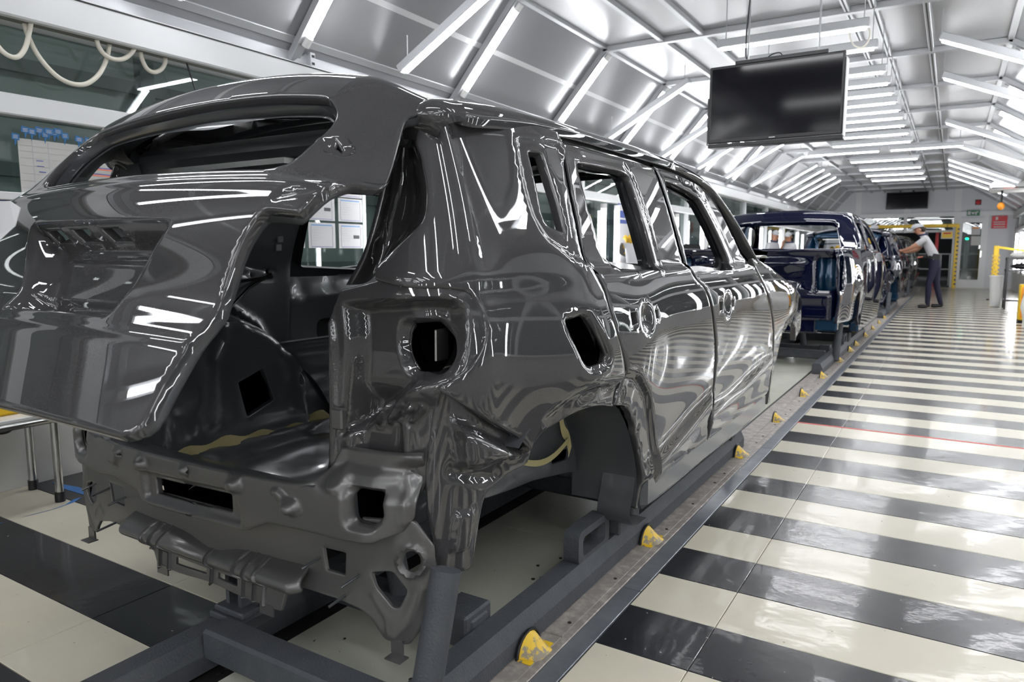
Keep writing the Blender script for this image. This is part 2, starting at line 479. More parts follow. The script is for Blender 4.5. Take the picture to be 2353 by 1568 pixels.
# ------------------------------------------------------------------ floor
floor = thing('floor', 'glossy factory floor of cream and black stripes', None, (0, 0, 0), kind='structure')
del floor['label']
B().box(XL - .1, XR + .1, YB, YE + .2, -.12, -.006).build('subfloor', 'joint', floor)
def tile(x0, x1, y0, y1, m, name):
    g = .0012
    return B().box(x0 + g, x1 - g, y0 + g, y1 - g, -.03, 0, .0015).build(name, m, floor)
far = [B(), B()]
def stripes(xs, y_first, first_black, near):
    k = 0; y = y_first
    while y > YB: y -= .258; first_black = not first_black
    blk = first_black
    while y < YE - .9:
        y1 = min(y + .258, YE - .9)
        if y1 > YB:
            for x0, x1 in zip(xs[:-1], xs[1:]):
                if near[0] < y < near[1]:
                    tile(x0, x1, max(y, YB), y1, 'black_floor' if blk else 'cream_floor', 'black_stripe' if blk else 'cream_stripe')
                else:
                    far[1 if blk else 0].box(x0, x1, max(y, YB), y1, -.03, 0)
        y = y1; blk = not blk
stripes([-.798, -.53, XR], 1.751, True, (.9, 8.4))
stripes([XL, -2.15, -1.70], 1.074, True, (.3, 3.6))
tag(far[0].build('cream_stripes_beyond', 'cream_floor', floor), kind='stuff')
tag(far[1].build('black_stripes_beyond', 'black_floor', floor), kind='stuff')
B().box(XL, XR, YE - .9, YE, -.03, 0).build('end_strip', 'cream_floor', floor)
# conveyor bed: floor panels between the slots, steel cover plates, edge strip
y = YB
while y < YE - 1:
    B().box(-1.55, -1.07, y + .002, y + 1.148, -.03, -.001, .0015).build('bed_panel', 'pit_floor', floor); y += 1.15
B().box(-1.70, -1.55, YB, YE - 1, -.04, -.004).build('left_slot', 'dark_slot', floor)
B().box(-1.07, -1.05, YB, YE - 1, -.04, -.004).build('right_slot', 'dark_slot', floor)
y = YB + .9
while y < YE - 1:
    B().box(-1.05, -.9535, y + .0015, y + 1.2485, -.03, .003, .0015).build('inner_plate', 'worn_plate', floor); y += 1.25
y = YB + .37; i = 0
while y < YE - 1:
    B().box(-.952, -.8885, y + .0015, y + .8485, -.03, .004, .002).build('cover_plate', 'worn_plate', floor)
    bb = B()
    for yy in (y + .08, y + .42, y + .76):
        bb.tube([(-.905, yy, .0035), (-.905, yy, .006)], .006, 8)
    bb.build('plate_screws', 'dark_slot', floor); y += .85
B().box(-.887, -.862, YB, YE - 1, -.03, .006, .002).build('edge_rib', 'worn_plate', floor)
y = YB + .1
while y < YE - 1:
    B().box(-.861, -.7995, y + .0015, y + 1.9985, -.03, .003, .0015).build('edge_strip', 'grey_strip', floor); y += 2.0
rl = B().box(-.797, XR, 4.845, 4.868, .0002, .0012).build('red_line', 'red_line', floor)

# ------------------------------------------------------------------ left wall with its glazing
wl = thing('wall_left', None, None, (XL, 0, 0), kind='structure')
MUL = [-6.2, -4.2, -2.2, -.4, 1.35, 3.22, 5.4, 7.5, 9.4, 11.3, 13.1, 15.0, 17.0, 19.0, 21.0, 23.0, 25.0, YE]
B().box(XL - .06, XL, YB, YE, 0, .60).build('lower_panel', 'lower_wall', wl)
for k in range(22):
    yy = YB + .4 + k * 1.5
    if yy < YE: B().box(XL, XL + .012, yy, yy + .05, 0, .60).build('panel_rib', 'white_frame', wl)
B().box(XL - .07, XL + .05, YB, YE, .60, .66, .006).build('sill_rail', 'white_frame', wl)
B().box(XL - .072, XL + .036, YB, YE, 1.715, 1.81, .006).build('transom', 'white_frame', wl)
hb = B().box(XL - .07, XL + .15, YB, YE, 2.115, 2.27, .008).build('header_beam', 'white_frame', wl)
B().box(XL + .1502, XL + .153, YB, YE, 2.255, 2.262).build('beam_groove', 'dark_slot', hb)
B().box(XL + .06, XL + .11, YB, YE, 2.1145, 2.116).build('beam_slot', 'joint', hb)
B().box(XL - .07, XL + .05, YB, YE, 2.27, 2.36).build('wall_cap', 'wall_panel', wl)
for ym in MUL:
    B().box(XL - .07, XL + .03, ym - .035, ym + .035, .66, 2.115, .005).build('mullion', 'white_frame', wl)
B().box(XL - .03, XL + .04, -.4, 1.9, 1.335, 1.372, .004).build('ledge', 'white_frame', wl)
B().box(XL - .03, XL + .02, -.4, 1.9, 1.25, 1.333).build('ledge_skirt', 'banner_blue', wl)
ys = [YB] + MUL
for a, b in zip(ys[:-1], ys[1:]):
    if b - a < .1: continue
    for z0, z1 in ((.66, 1.715), (1.81, 2.115)):
        B().box(XL - .035, XL - .027, a + .035, b - .035, z0, z1).build('pane', 'glass_left', wl)
# the neighbouring shop seen through the glass
ob = thing('wall_outside', None, None, (-5.9, 12, 0), kind='structure')
XO = -5.9
B().box(XO - .1, XO, YB - 1, YE + 2, 0, 4.2).build('far_wall', 'outside_band', ob)
B().box(XO, XL - .08, YB - 1, YE + 2, -.14, -.1).build('shop_floor', 'outside_band', ob)
B().box(XO, XL - .08, YB - 1, YE + 2, 4.2, 4.3).build('shop_roof', 'outside_dark', ob)
for yy in (YB - 1, YE + 1.9): B().box(XO, XL - .08, yy, yy + .1, 0, 4.2).build('end_wall', 'outside_band', ob)
for k in range(24):
    yy = YB + k * 1.45
    B().box(XO, XO + .09, yy, yy + .12, 0, 4.2).build('far_column', 'outside_dark', ob)
for k in range(5):
    z = .9 + k * .75
    B().box(XO, XO + .05, YB, YE, z, z + .10).build('far_girt', 'outside_dark', ob)

# ------------------------------------------------------------------ ceiling
ce = thing('ceiling', None, None, (0, 0, ZC), kind='structure')
sl_l = np.array([XB1 - XL, 0, ZC - ZW]); sl_r = np.array([XR - XB2, 0, ZW - ZC])
Ys = [YB] + [r for r in RIBS if r > YB] + [YE]
LONG = [-2.42, -2.05, -.86, -.67, -.31]
def slope_panel(x0, z0, x1, z1, y0, y1, name, m, t=.02):
    n = np.array([-(z1 - z0), 0, x1 - x0]); n /= np.linalg.norm(n)
    p = [(x0, y0, z0), (x1, y0, z1), (x1, y1, z1), (x0, y1, z0)]
    return B().hexa([np.array(q) for q in p] + [np.array(q) + n * t for q in p]).build(name, m, ce)
for a, b in zip(Ys[:-1], Ys[1:]):
    def lp(t): return XL + sl_l[0] * t, ZW + sl_l[2] * t
    def rp(t): return XB2 + sl_r[0] * t, ZC + sl_r[2] * t
    for t0, t1, m in ((0, .53, 'slope_sheet'), (.57, 1, 'slope_sheet')):
        slope_panel(*lp(t0), *lp(t1), a, b, 'slope_panel', m)
        slope_panel(*rp(t0), *rp(t1), a, b, 'slope_panel', m)
    slope_panel(*lp(.53), *lp(.57), a, b, 'slope_strip', 'white_frame'); slope_panel(*rp(.53), *rp(.57), a, b, 'slope_strip', 'white_frame')
    xs = [XB1] + LONG + [XB2]
    for x0, x1 in zip(xs[:-1], xs[1:]):
        B().box(x0, x1, a, b, ZC, ZC + .02).build('ceiling_panel', 'ceiling_sheet', ce)
for r in RIBS:
    if r < YB: continue
    nl = np.array([sl_l[2], 0, -sl_l[0]]); nl /= np.linalg.norm(nl)
    B().bar(np.array([XL + .02, r, ZW]) + nl * .02, np.array([XB1, r, ZC]) + nl * .02, .07, .05, -nl, .004).build('slope_rib', 'aluminium', ce)
    nr = np.array([sl_r[2], 0, -sl_r[0]]); nr /= np.linalg.norm(nr)
    B().bar(np.array([XB2, r, ZC]) + nr * .02, np.array([XR, r, ZW]) + nr * .02, .07, .05, -nr, .004).build('slope_rib', 'aluminium', ce)
    B().box(XB1 - .02, XB2 + .02, r - .035, r + .035, ZC - .05, ZC, .004).build('cross_beam', 'aluminium', ce)
for x in LONG:
    w = .022
    B().box(x - w, x + w, YB, YE, ZC - .042, ZC, .003).build('ceiling_rail', 'aluminium', ce)
    if x > -1: B().box(x - .006, x + .006, YB, YE, ZC - .0435, ZC - .0415).build('rail_slot', 'dark_slot', ce)
for x in (XB1, XB2):
    B().box(x - .025, x + .025, YB, YE, ZC - .03, ZC + .01, .003).build('break_rail', 'aluminium', ce)
B().bar((XL + .03, YB, ZW + .02), (XL + .03, YE, ZW + .02), .05, .06, (1, 0, .0)).build('eaves_rail', 'aluminium', ce)
B().bar((XL + .10, YB, ZW + .115), (XL + .10, YE, ZW + .115), .028, .05, (sl_l[0], 0, sl_l[2]), .003).build('eaves_channel', 'aluminium', ce)

# ------------------------------------------------------------------ right wall and back wall
wr = thing('wall_right', None, None, (XR, 12, 0), kind='structure')
B().box(XR, XR + .06, YB, YE, 0, .60).build('lower_panel', 'lower_wall', wr)
B().box(XR - .05, XR + .07, YB, YE, .60, .66, .006).build('sill_rail', 'white_frame', wr)
B().box(XR - .036, XR + .072, YB, YE, 1.715, 1.81, .006).build('transom', 'white_frame', wr)
B().box(XR - .10, XR + .07, YB, YE, 2.115, 2.30, .006).build('header_beam', 'white_frame', wr)
for ym in MUL:
    B().box(XR - .03, XR + .07, ym - .035, ym + .035, .66, 2.115, .005).build('mullion', 'white_frame', wr)
for a, b in zip(ys[:-1], ys[1:]):
    if b - a < .1: continue
    for z0, z1 in ((.66, 1.715), (1.81, 2.115)):
        B().box(XR + .027, XR + .035, a + .035, b - .035, z0, z1).build('pane', 'glass_left', wr)
wo = thing('wall_outside_right', None, None, (5, 12, 0), kind='structure')
B().box(4.6, 4.7, YB - 3, YE + 2, 0, 4.2).build('far_wall', 'outside_band', wo)
B().box(XR + .08, 4.6, YB - 3, YE + 2, -.14, -.1).build('shop_floor', 'outside_band', wo)
B().box(XR + .08, 4.6, YB - 3, YE + 2, 4.2, 4.3).build('shop_roof', 'outside_dark', wo)
wb = thing('wall_back', None, None, (-1, YB, 0), kind='structure')
B().box(XL - .1, XR + .1, YB - .1, YB, 0, ZC + .05).build('back_panel', 'wall_panel', wb)
for x in (-2.6, -1.4, -.2, 1.0):
    B().box(x - .03, x + .03, YB, YB + .03, 0, ZC).build('back_mullion', 'white_frame', wb)

# ------------------------------------------------------------------ end wall
we = thing('wall_end', None, None, (-1, YE, 0), kind='structure')
def ey(x, y): return at_y(x, y, YE)
def efill(x0, x1, z0, z1, name, m, d=.03, back=.08, parent=None):
    return B().box(x0, x1, YE - d, YE + back, z0, z1).build(name, m, parent or we)
zb = ey(2100, 490)[2]; zt = ZC
efill(XL - .1, XR + .1, zb, ZC + .06, 'upper_panel', 'wall_panel', 0)
for px in (1975, 2087, 2203):
    x = ey(px, 450)[0]; efill(x - .09, x + .09, zb, ZC, 'upper_mullion', 'white_frame', .03)
efill(XL - .1, XR + .1, zb - .13, zb, 'end_beam', 'white_frame', .06)
xa, xb_, xc, xd = ey(1975, 520)[0], ey(2080, 520)[0], ey(2196, 520)[0], ey(2262, 520)[0]
ztr = ey(2100, 515)[2] - .28
efill(xb_ - .05, xb_ + .05, ztr, zb - .13, 'transom_post', 'white_frame')
efill(xc - .06, xc + .12, 0, zb - .13, 'door_post', 'white_frame', .05)
efill(xd, xd + .10, 0, zb - .13, 'door_post', 'white_frame', .05)
efill(xd + .1, XR + .1, 0, zb - .13, 'side_panel', 'wall_panel', .0)
efill(XL - .1, xa, 0, zb - .13, 'side_panel', 'wall_panel', .0)
efill(xa, xc - .06, zb - .62, zb - .55, 'transom', 'white_frame', .04)
for x0, x1 in ((xa, xb_ - .05), (xb_ + .05, xc - .06)):
    efill(x0, x1, zb - .55, zb - .13, 'upper_pane', 'glass_clear', .0, .01)
# the glazed door on the right and the open bay the line runs through
dr = thing('door_1', None, None, (xc + .5, YE, 0), kind='structure')
efill(xc + .12, xd, 0, .26, 'kick_panel', 'white_frame', .05, .02, dr)
efill(xc + .12, xd, 2.02, 2.15, 'top_rail', 'white_frame', .05, .02, dr)
for x in (xc + .12, xd - .07): efill(x, x + .07, .26, 2.02, 'stile', 'white_frame', .05, .02, dr)
efill(xc + .19, xd - .07, .26, 2.02, 'pane', 'glass_clear', .0, .01, dr)
efill(xd - .06, xd - .02, .95, 1.15, 'door_handle', 'steel', .09, 0, dr)
efill(xc + .12, xd, 2.15, zb - .13, 'top_light', 'wall_panel', .0, .02, dr)
# dark shop beyond the end
wx = thing('wall_beyond', None, None, (-1, 40, 0), kind='structure')
B().box(-9, 6, 42, 42.1, -.1, 6).build('far_wall', 'outside_dark', wx)
B().box(-9, 6, YE + .1, 42, -.12, -.02).build('shop_floor', 'outside_band', wx)
B().box(-9, 6, YE + .1, 42, 5, 5.1).build('shop_roof', 'outside_dark', wx)
B().box(-9, -8.9, YE + .1, 42, 0, 5).build('side_wall', 'outside_dark', wx); B().box(5.9, 6, YE + .1, 42, 0, 5).build('side_wall', 'outside_dark', wx)

# ------------------------------------------------------------------ fluorescent lights
def lamp(p, q, name, label, group, up, trough=True, hang=None, r=.02):
    p = np.asarray(p, float); q = np.asarray(q, float); c = (p + q) / 2; d = (q - p) / np.linalg.norm(q - p)
    up = np.asarray(up, float); sd = np.cross(d, up); sd /= np.linalg.norm(sd); up = np.cross(sd, d)
    t = thing(name, label, 'light', tuple(c), group)
    if trough:
        B().bar(p + up * .035, q + up * .035, .075, .06, up, .006).build('housing', 'housing', t)
        B().bar(p + d * .03 - up * .001, q - d * .03 - up * .001, .05, .014, up).build('diffuser', 'tube_light', t)
    else:
        B().tube([p + d * .06, q - d * .06], r, 8).build('tube', 'tube_light', t, 60)
        B().tube([p, p + d * .06], r * 1.25, 12).build('end_cap', 'white_paint', t, 60)
        B().tube([q - d * .06, q], r * 1.25, 12).build('end_cap', 'white_paint', t, 60)
        B().bar(p + up * (r + .004), q + up * (r + .004), .085, .006, up).build('reflector', 'housing', t)
    if hang:
        for k, h in enumerate(hang):
            B().tube([np.asarray(h[0], float), np.asarray(h[1], float)], .004, 6).build('hanger', 'aluminium', t)
    return t
nl = np.array([sl_l[2], 0, -sl_l[0]]); nl /= np.linalg.norm(nl); nr = np.array([sl_r[2], 0, -sl_r[0]]); nr /= np.linalg.norm(nr)
kf = 0; kb = 0
for i, r in enumerate([x for x in RIBS if YB + .3 < x < 14]):
    if r > .5: kf += 1; lab = ORD[kf - 1] + ' tube light along the left ceiling slope ribs, counted from the camera'; lab2 = ORD[kf - 1] + ' tube light along the right ceiling slope ribs, counted from the camera'
    else: kb += 1; lab = ORD[kb - 1] + ' rib tube light of the left slope behind the camera'; lab2 = ORD[kb - 1] + ' rib tube light of the right slope behind the camera'
    p = np.array([XL, 0, ZW]) + sl_l * .16; q = np.array([XL, 0, ZW]) + sl_l * .97
    lamp((p + nl * .085) + [0, r, 0], (q + nl * .085) + [0, r, 0], 'rib_tube_light', lab, 'tube lights on the left slope ribs', -nl, False)
    p = np.array([XB2, 0, ZC]) + sl_r * .06; q = np.array([XB2, 0, ZC]) + sl_r * .80
    lamp((p + nr * .085) + [0, r, 0], (q + nr * .085) + [0, r, 0], 'rib_tube_light', lab2, 'tube lights on the right slope ribs', -nr, False)
HL = [-6.4, -4.5, -2.6, -1.0, .6, 2.34, 4.09, 7.65, 9.42, 11.0, 12.6, 14.4, 16.0, 16.9, 17.8, 18.7, 19.6]
HR = [-6.0, -4.1, -2.2, -.6, 1.2, 3.0, 5.2, 7.0, 8.5, 11.4, 13.4, 15.8, 16.7, 17.9, 19.2]
for i, y in enumerate(HL):
    a = np.array([-3.43, y, 2.36]); b = np.array([-2.48, y, 2.88])
    f = y > 1; k = [v for v in HL if (v > 1) == f].index(y)
    lamp(a, b, 'trough_light', ORD[k] + ' slanting trough light hung on the left side, ' + ('counted from the camera' if f else 'behind the camera'), 'slanting trough lights on the left', -np.cross(b - a, [0, -1, 0]),
         True, [((-3.38, y, 2.46), (-3.38, y, ZW + .32)), ((-2.55, y, 2.93), (-2.55, y, ZC))])
for i, y in enumerate(HR):
    a = np.array([-.22, y, 2.82]); b = np.array([.92, y, 2.33])
    f = y > 1; k = [v for v in HR if (v > 1) == f].index(y)
    lamp(a, b, 'trough_light', ORD[k] + ' slanting trough light hung on the right side, ' + ('counted from the camera' if f else 'behind the camera'), 'slanting trough lights on the right', np.cross(a - b, [0, 1, 0]) * -1,
         True, [((-.2, y, 2.88), (-.2, y, ZC)), ((.86, y, 2.42), (.86, y, 2.68))])
CT = [-6.8, -5.4, -4.1, -2.8, -1.2, .6, 2.4, 4.2, 5.75, 6.35, 7.2, 7.7, 8.2, 8.7, 9.2, 9.7, 10.3, 11.0, 11.8, 14.0, 15.4, 16.6, 17.8]
for y in CT:
    f = y > 5; k = [v for v in CT if (v > 5) == f].index(y)
    lamp((-1.66, y, 2.66), (-.60, y, 2.66), 'cross_light', ORD[k] + ' crosswise trough light over the line, ' + ('counted from the big monitor' if f else 'nearer than the big monitor'), 'crosswise trough lights over the line', (0, 0, 1),
         True, [((-1.6, y, 2.72), (-1.6, y, ZC)), ((-.64, y, 2.72), (-.64, y, ZC))])
for j, (x0, x1) in enumerate(((-2.18, -1.10), (-.98, .02))):
    lamp((x0, 13.0, 2.70), (x1, 13.0, 2.70), 'cross_light', ('left' if j == 0 else 'right') + ' one of the two end-to-end crosswise lights at mid hall', 'crosswise trough lights over the line', (0, 0, 1), True,
         [((x0 + .05, 13.0, 2.76), (x0 + .05, 13.0, ZC)), ((x1 - .05, 13.0, 2.76), (x1 - .05, 13.0, ZC))])
# upright tubes along both walls
VL = [4.12, 7.95, 8.35, 10.6, 11.9, 13.6, 14.2, 16.2, 18.2, 20.4, 22.6, 24.6]
for k, y in enumerate(VL):
    lamp((XL + .09, y, .55), (XL + .09, y, 1.68), 'upright_tube_light', ORD[k] + ' upright tube light on the left window wall, counted from the camera', 'upright tube lights on the left wall', (-1, 0, 0), False, None, .024)
VR = [-6.0 + 1.6 * k for k in range(20)]
for k, y in enumerate(VR):
    lamp((XR - .09, y, .55), (XR - .09, y, 1.68), 'upright_tube_light', ORD[k] + ' upright tube light on the right window wall, counted from the back', 'upright tube lights on the right wall', (1, 0, 0), False, None, .024)
# lamps added to brighten the neighbouring shops behind the glass
OUT = [(-4.9, 0.3, 3.3), (-4.7, 2.8, 3.3), (-5.0, 5.3, 3.3), (-4.7, 7.8, 3.3), (-5.0, 10.3, 3.3), (-4.7, 12.8, 3.3), (-5.0, 15.3, 3.3), (-4.7, 17.8, 3.3), (-5.0, 20.3, 3.3), (-4.7, 22.8, 3.3), (-5.0, 25.3, 3.3), (3.2, 2, 3.2), (3.2, 9, 3.2), (3.2, 17, 3.2)]
for k, (x, y, z) in enumerate(OUT):
    lamp((x, y - .6, z), (x, y + .6, z), 'shop_light', ORD[k] + ' trough light added to brighten the neighbouring shop beyond the glass', 'added lights of the neighbouring shops', (0, 0, 1), True, [((x, y, z + .06), (x, y, 4.2))])
for k, (px, py) in enumerate(((2036, 504), (2085, 506), (2130, 511), (2150, 511), (2112, 498), (2068, 526))):
    p = at_y(px, py, 36)
    w = (.5, .12, .10, .10, .12, .3)[k]
    lamp((p[0] - w, 36, p[2]), (p[0] + w, 36, p[2]), 'shop_light', ORD[k] + ' small lamp seen through the end wall glazing', 'lamps beyond the end wall', (0, 0, 1), True, [((p[0], 36, p[2] + .06), (p[0], 36, 5))])
# ================================================================== THE DARK GREY BODY SHELL IN FRONT
XC = -1.69
HW = spline([.0, .12, .25, .45, .65, .8, .92, 1.0, 1.06, 1.2, 1.35, 1.45, 1.5], [.81, .828, .848, .862, .874, .88, .876, .856, .838, .795, .738, .69, .655])
A0, RC, UR = .64, .16, .80
AC = A0 + RC * math.pi / 2
YA = 1.36 - AC                       # y = a + YA along the flank
def wrap(a, z, off=0.0):
    """skin of the body: a runs from the middle of the tail round the corner and forward along the flank"""
    a = np.asarray(a, float); z = np.asarray(z, float)
    s = np.where(a < 0, -1.0, 1.0); a = np.abs(a)
    th = np.clip((a - A0) / RC, 0, math.pi / 2)
    u = np.where(a < A0, a, np.where(a < AC, A0 + RC * np.sin(th), UR))
    y = np.where(a < A0, 1.20 - .03 * (1 - (a / A0) ** 2), np.where(a < AC, 1.20 + RC * (1 - np.cos(th)), 1.36 + (a - AC)))
    u = u + np.where(a > AC, .074 * sstep((y - 1.36) / .42), 0)
    u = u + (HW(z) - .874) * (.8 + .2 * sstep((a - .5) / .5))
    y = y + np.maximum(0, z - 1.0) * .32 * (1 - sstep((a - .6) / .45))
    u = u - .03 * np.clip(y - 3.9, 0, 2) ** 2
    nu, ny = np.sin(th), -np.cos(th)
    return np.stack([XC + s * (u + nu * off), y + ny * off, z], -1)
def wfn(feat, sgn=1, base=0.0):
    def f(P):
        o = base + (feat(P) if feat else 0.0)
        return wrap(P[:, 0] * sgn, P[:, 1], o)
    return f
def Y2A(L): return [(y - YA, z) for y, z in L]

car = thing('car_body', 'dark grey unfinished SUV body shell with raised tailgate, nearest on the line', 'car body', (XC, 3.2, .2))

# ---- outlines shared by the two flanks (y, z)
gap_c = Y2A([(1.888, 1.420), (1.866, 1.356), (1.828, 1.24), (1.803, 1.10), (1.828, 1.045), (1.853, .99), (1.858, .93), (1.883, .86), (1.938, .775), (1.951, .73), (1.935, .665)])
gap_b = Y2A([(2.672, 1.424), (2.682, 1.39), (2.66, 1.127), (2.688, 1.015), (2.80, .951), (2.872, .829), (2.945, .67), (2.962, .48), (2.945, .40), (2.95, .30), (2.945, .221)])
gap_f = Y2A([(3.372, 1.372), (3.47, 1.24), (3.575, 1.10), (3.66, 1.055), (3.763, .958), (3.92, .832), (4.06, .684), (4.12, .52), (4.128, .40), (4.12, .29)])
win_q = [(1.205, 1.372), (1.278, 1.376), (1.272, 1.32), (1.270, 1.234), (1.264, 1.146), (1.186, 1.166), (1.176, 1.196), (1.187, 1.252), (1.195, 1.309)]
win_r = Y2A([(1.962, 1.370), (2.06, 1.376), (2.30, 1.380), (2.372, 1.366), (2.362, 1.272), (2.358, 1.147), (2.360, 1.036), (2.065, 1.050), (1.995, 1.062), (1.931, 1.092), (1.932, 1.217), (1.944, 1.316)])
win_f = Y2A([(2.747, 1.384), (2.855, 1.380), (3.026, 1.361), (3.15, 1.335), (3.208, 1.249), (3.263, 1.153), (3.318, 1.057), (3.25, 1.018), (2.692, 1.026), (2.709, 1.058), (2.718, 1.152), (2.715, 1.306)])
arch_r = Y2A([(1.935, .652), (2.015, .632), (2.103, .569), (2.18, .46), (2.226, .368), (2.232, .290), (2.222, .236)])
def sm(L, per=4): return [tuple(p) for p in catmull(L, per)]
def shrink(poly, d):
    P = np.asarray(poly, float); c = P.mean(0); v = P - c; l = np.linalg.norm(v, axis=1, keepdims=True); return c + v * (l - d) / l

lamp_rim = sm([(.618, 1.045), (.70, 1.030), (.79, 1.027), (.845, 1.013), (.873, .975), (.874, .93), (.855, .885), (.820, .845), (.783, .820), (.748, .802)])
e_edge = sm([(.83, 1.425), (.775, 1.385), (.757, 1.350), (.765, 1.325), (.767, 1.290), (.768, 1.253), (.763, 1.216), (.750, 1.174), (.712, 1.138), (.618, 1.066)])
q_sur = rounded([(1.165, 1.405), (1.40, 1.41), (1.35, 1.10), (1.345, 1.06), (1.248, 1.082), (1.150, 1.138), (1.128, 1.20), (1.134, 1.28)], .03)
fuel_o = rounded([(1.133, .938), (1.250, .952), (1.358, .815), (1.345, .785), (1.225, .780), (1.180, .830)], .03)
fuel_h = rounded([(1.152, .926), (1.242, .937), (1.340, .815), (1.330, .798), (1.236, .794), (1.198, .832)], .022)
archtop = sm([(1.035, .60), (1.06, .66), (1.10, .706), (1.208, .748), (1.34, .748), (1.476, .735)])
def f_quarter(P):
    o = -.012 * dent(P, q_sur, .012)
    o = o + .020 * blob(P, (1.26, .80), (.34, .15))
    o = o - .014 * dent(P, fuel_o, .016)
    below = np.interp(P[:, 0], [p[0] for p in archtop], [p[1] for p in archtop], left=-9) - P[:, 1]
    o = o - .022 * sstep(below / .03) * (P[:, 0] > 1.03)
    o = o - .006 * ridge(P, [(1.12, .665), (1.18, .70)], .008) - .006 * ridge(P, [(1.24, .712), (1.30, .715)], .008) - .006 * ridge(P, [(1.36, .71), (1.42, .705)], .008)
    o = o + .006 * sstep((P[:, 1] - 1.0) / .05) * (1 - sstep((P[:, 0] - 1.0) / .3))
    return o
quarter = [(gap_c[0][0] - .016, 1.444), (1.2, 1.452), (1.0, 1.45), (.88, 1.440)] + e_edge + lamp_rim + [(.841, .743), (.99, .657), (1.040, .614)] + \
    sm([(1.045, .596), (1.114, .651), (1.233, .679), (1.35, .672), (1.460, .648)]) + [(a - .0155, z) for a, z in sm(gap_c)[::-1]]
def f_doorR(P):
    o = -.020 * sstep((P[:, 1] - 1.035) / .022)
    d = dist_line(P, arch_r); o = o - .016 * (1 - sstep((d - .085) / .025))
    o = o - .010 * (1 - sstep((P[:, 1] - .30) / .03))
    o = o - .014 * np.exp(-((P[:, 0] - 2.15) / .35) ** 2 - ((P[:, 1] - .48) / .10) ** 2) + .012 * ridge(P, Y2A([(2.30, .345), (2.62, .40), (2.95, .47)]), .05)
    o = o + .014 * blob(P, (1.62, .78), (.2, .16))
    cup = [(1.655 + .062 * math.cos(t), .893 + .058 * math.sin(t)) for t in np.linspace(0, 2 * math.pi, 20, False)]
    o = o - .022 * dent(P, cup, .05)
    for t in ((1.50, .66), (1.545, .60), (1.62, .57), (1.675, .51), (1.715, .43), (1.735, .36), (1.735, .29)):
        o = o - .006 * blob(P, (t[0] + .005, t[1] + .012), (.014, .018))
    o = o - .006 * ridge(P, Y2A([(2.02, 1.395), (2.36, 1.40), (2.40, 1.36), (2.395, 1.06)]), .008)
    for t in ((1.95, .25), (2.08, .25), (2.22, .25), (2.36, .26), (2.0, .31), (2.2, .31)): o = o - .005 * blob(P, t, (.018, .016))
    return o
doorR = [(a + .022, z) for a, z in gap_c[:1]] + [(2.0 - YA, 1.420), (2.4 - YA, 1.423)] + [(a - .0155, z) for a, z in sm(gap_b)] + [(2.5 - YA, .217), (2.24 - YA, .226)] + \
    sm(arch_r)[::-1] + [(a + .0155 + .012 * float(sstep((z - 1.0) / .12)), z) for a, z in sm(gap_c)[::-1]][:-1]
slotR = [rounded([(1.520, .925), (1.572, .925), (1.575, .885), (1.522, .880)], .008), rounded([(1.725, .920), (1.760, .918), (1.762, .885), (1.727, .885)], .008)]
def f_doorF(P):
    o = -.020 * sstep((P[:, 1] - 1.03) / .022) - .010 * (1 - sstep((P[:, 1] - .30) / .03))
    o = o - .012 * np.exp(-((P[:, 0] - 2.95) / .45) ** 2 - ((P[:, 1] - .46) / .11) ** 2) + .012 * ridge(P, Y2A([(2.95, .40), (3.5, .43), (4.1, .50)]), .05)
    cup = [(2.62 + .062 * math.cos(t), .868 + .060 * math.sin(t)) for t in np.linspace(0, 2 * math.pi, 20, False)]
    o = o - .022 * dent(P, cup, .05)
    for k in range(7): o = o - .005 * blob(P, (2.6 + .15 * k, .25), (.02, .016))
    o = o - .006 * ridge(P, Y2A([(2.72, 1.405), (2.95, 1.405), (3.15, 1.375), (3.24, 1.30), (3.38, 1.07)]), .008)
    return o
doorF = [(gap_b[0][0] + .0125, 1.428), (2.93 - YA, 1.422), (3.19 - YA, 1.398)] + [(a - .0155, z) for a, z in sm(gap_f)] + [(4.08 - YA, .25), (3.7 - YA, .212), (3.0 - YA, .222)] + \
    [(a + .0155 + .008 * float(sstep((z - 1.0) / .12)), z) for a, z in sm(gap_b)[::-1]][:-1]
slotF = [rounded([(2.49, .900), (2.545, .900), (2.545, .858), (2.49, .858)], .008), rounded([(2.685, .897), (2.722, .897), (2.722, .862), (2.685, .862)], .008)]
def f_fender(P):
    o = .018 * blob(P, (4.15, .78), (.35, .14))
    d = dist_line(P, Y2A([(4.24, .33), (4.36, .50), (4.42, .62), (4.70, .665), (5.10, .61), (5.2, .5)])); o = o - .018 * (1 - sstep((d - .05) / .03))
    return o
fender = [(gap_f[3][0] + .02, 1.068), (3.80 - YA, 1.060), (4.05 - YA, 1.015), (4.26 - YA, .965), (4.84 - YA, .845), (5.15 - YA, .765), (5.24 - YA, .66), (5.25 - YA, .53), (5.20 - YA, .50), (5.11 - YA, .60), (4.90 - YA, .652), (4.66 - YA, .66), (4.42 - YA, .615), (4.35 - YA, .50), (4.25 - YA, .34), (4.20 - YA, .25), (4.132 - YA, .25)] + \
    [(a + .0155, z) for a, z in sm(gap_f)[::-1] if z < 1.05]

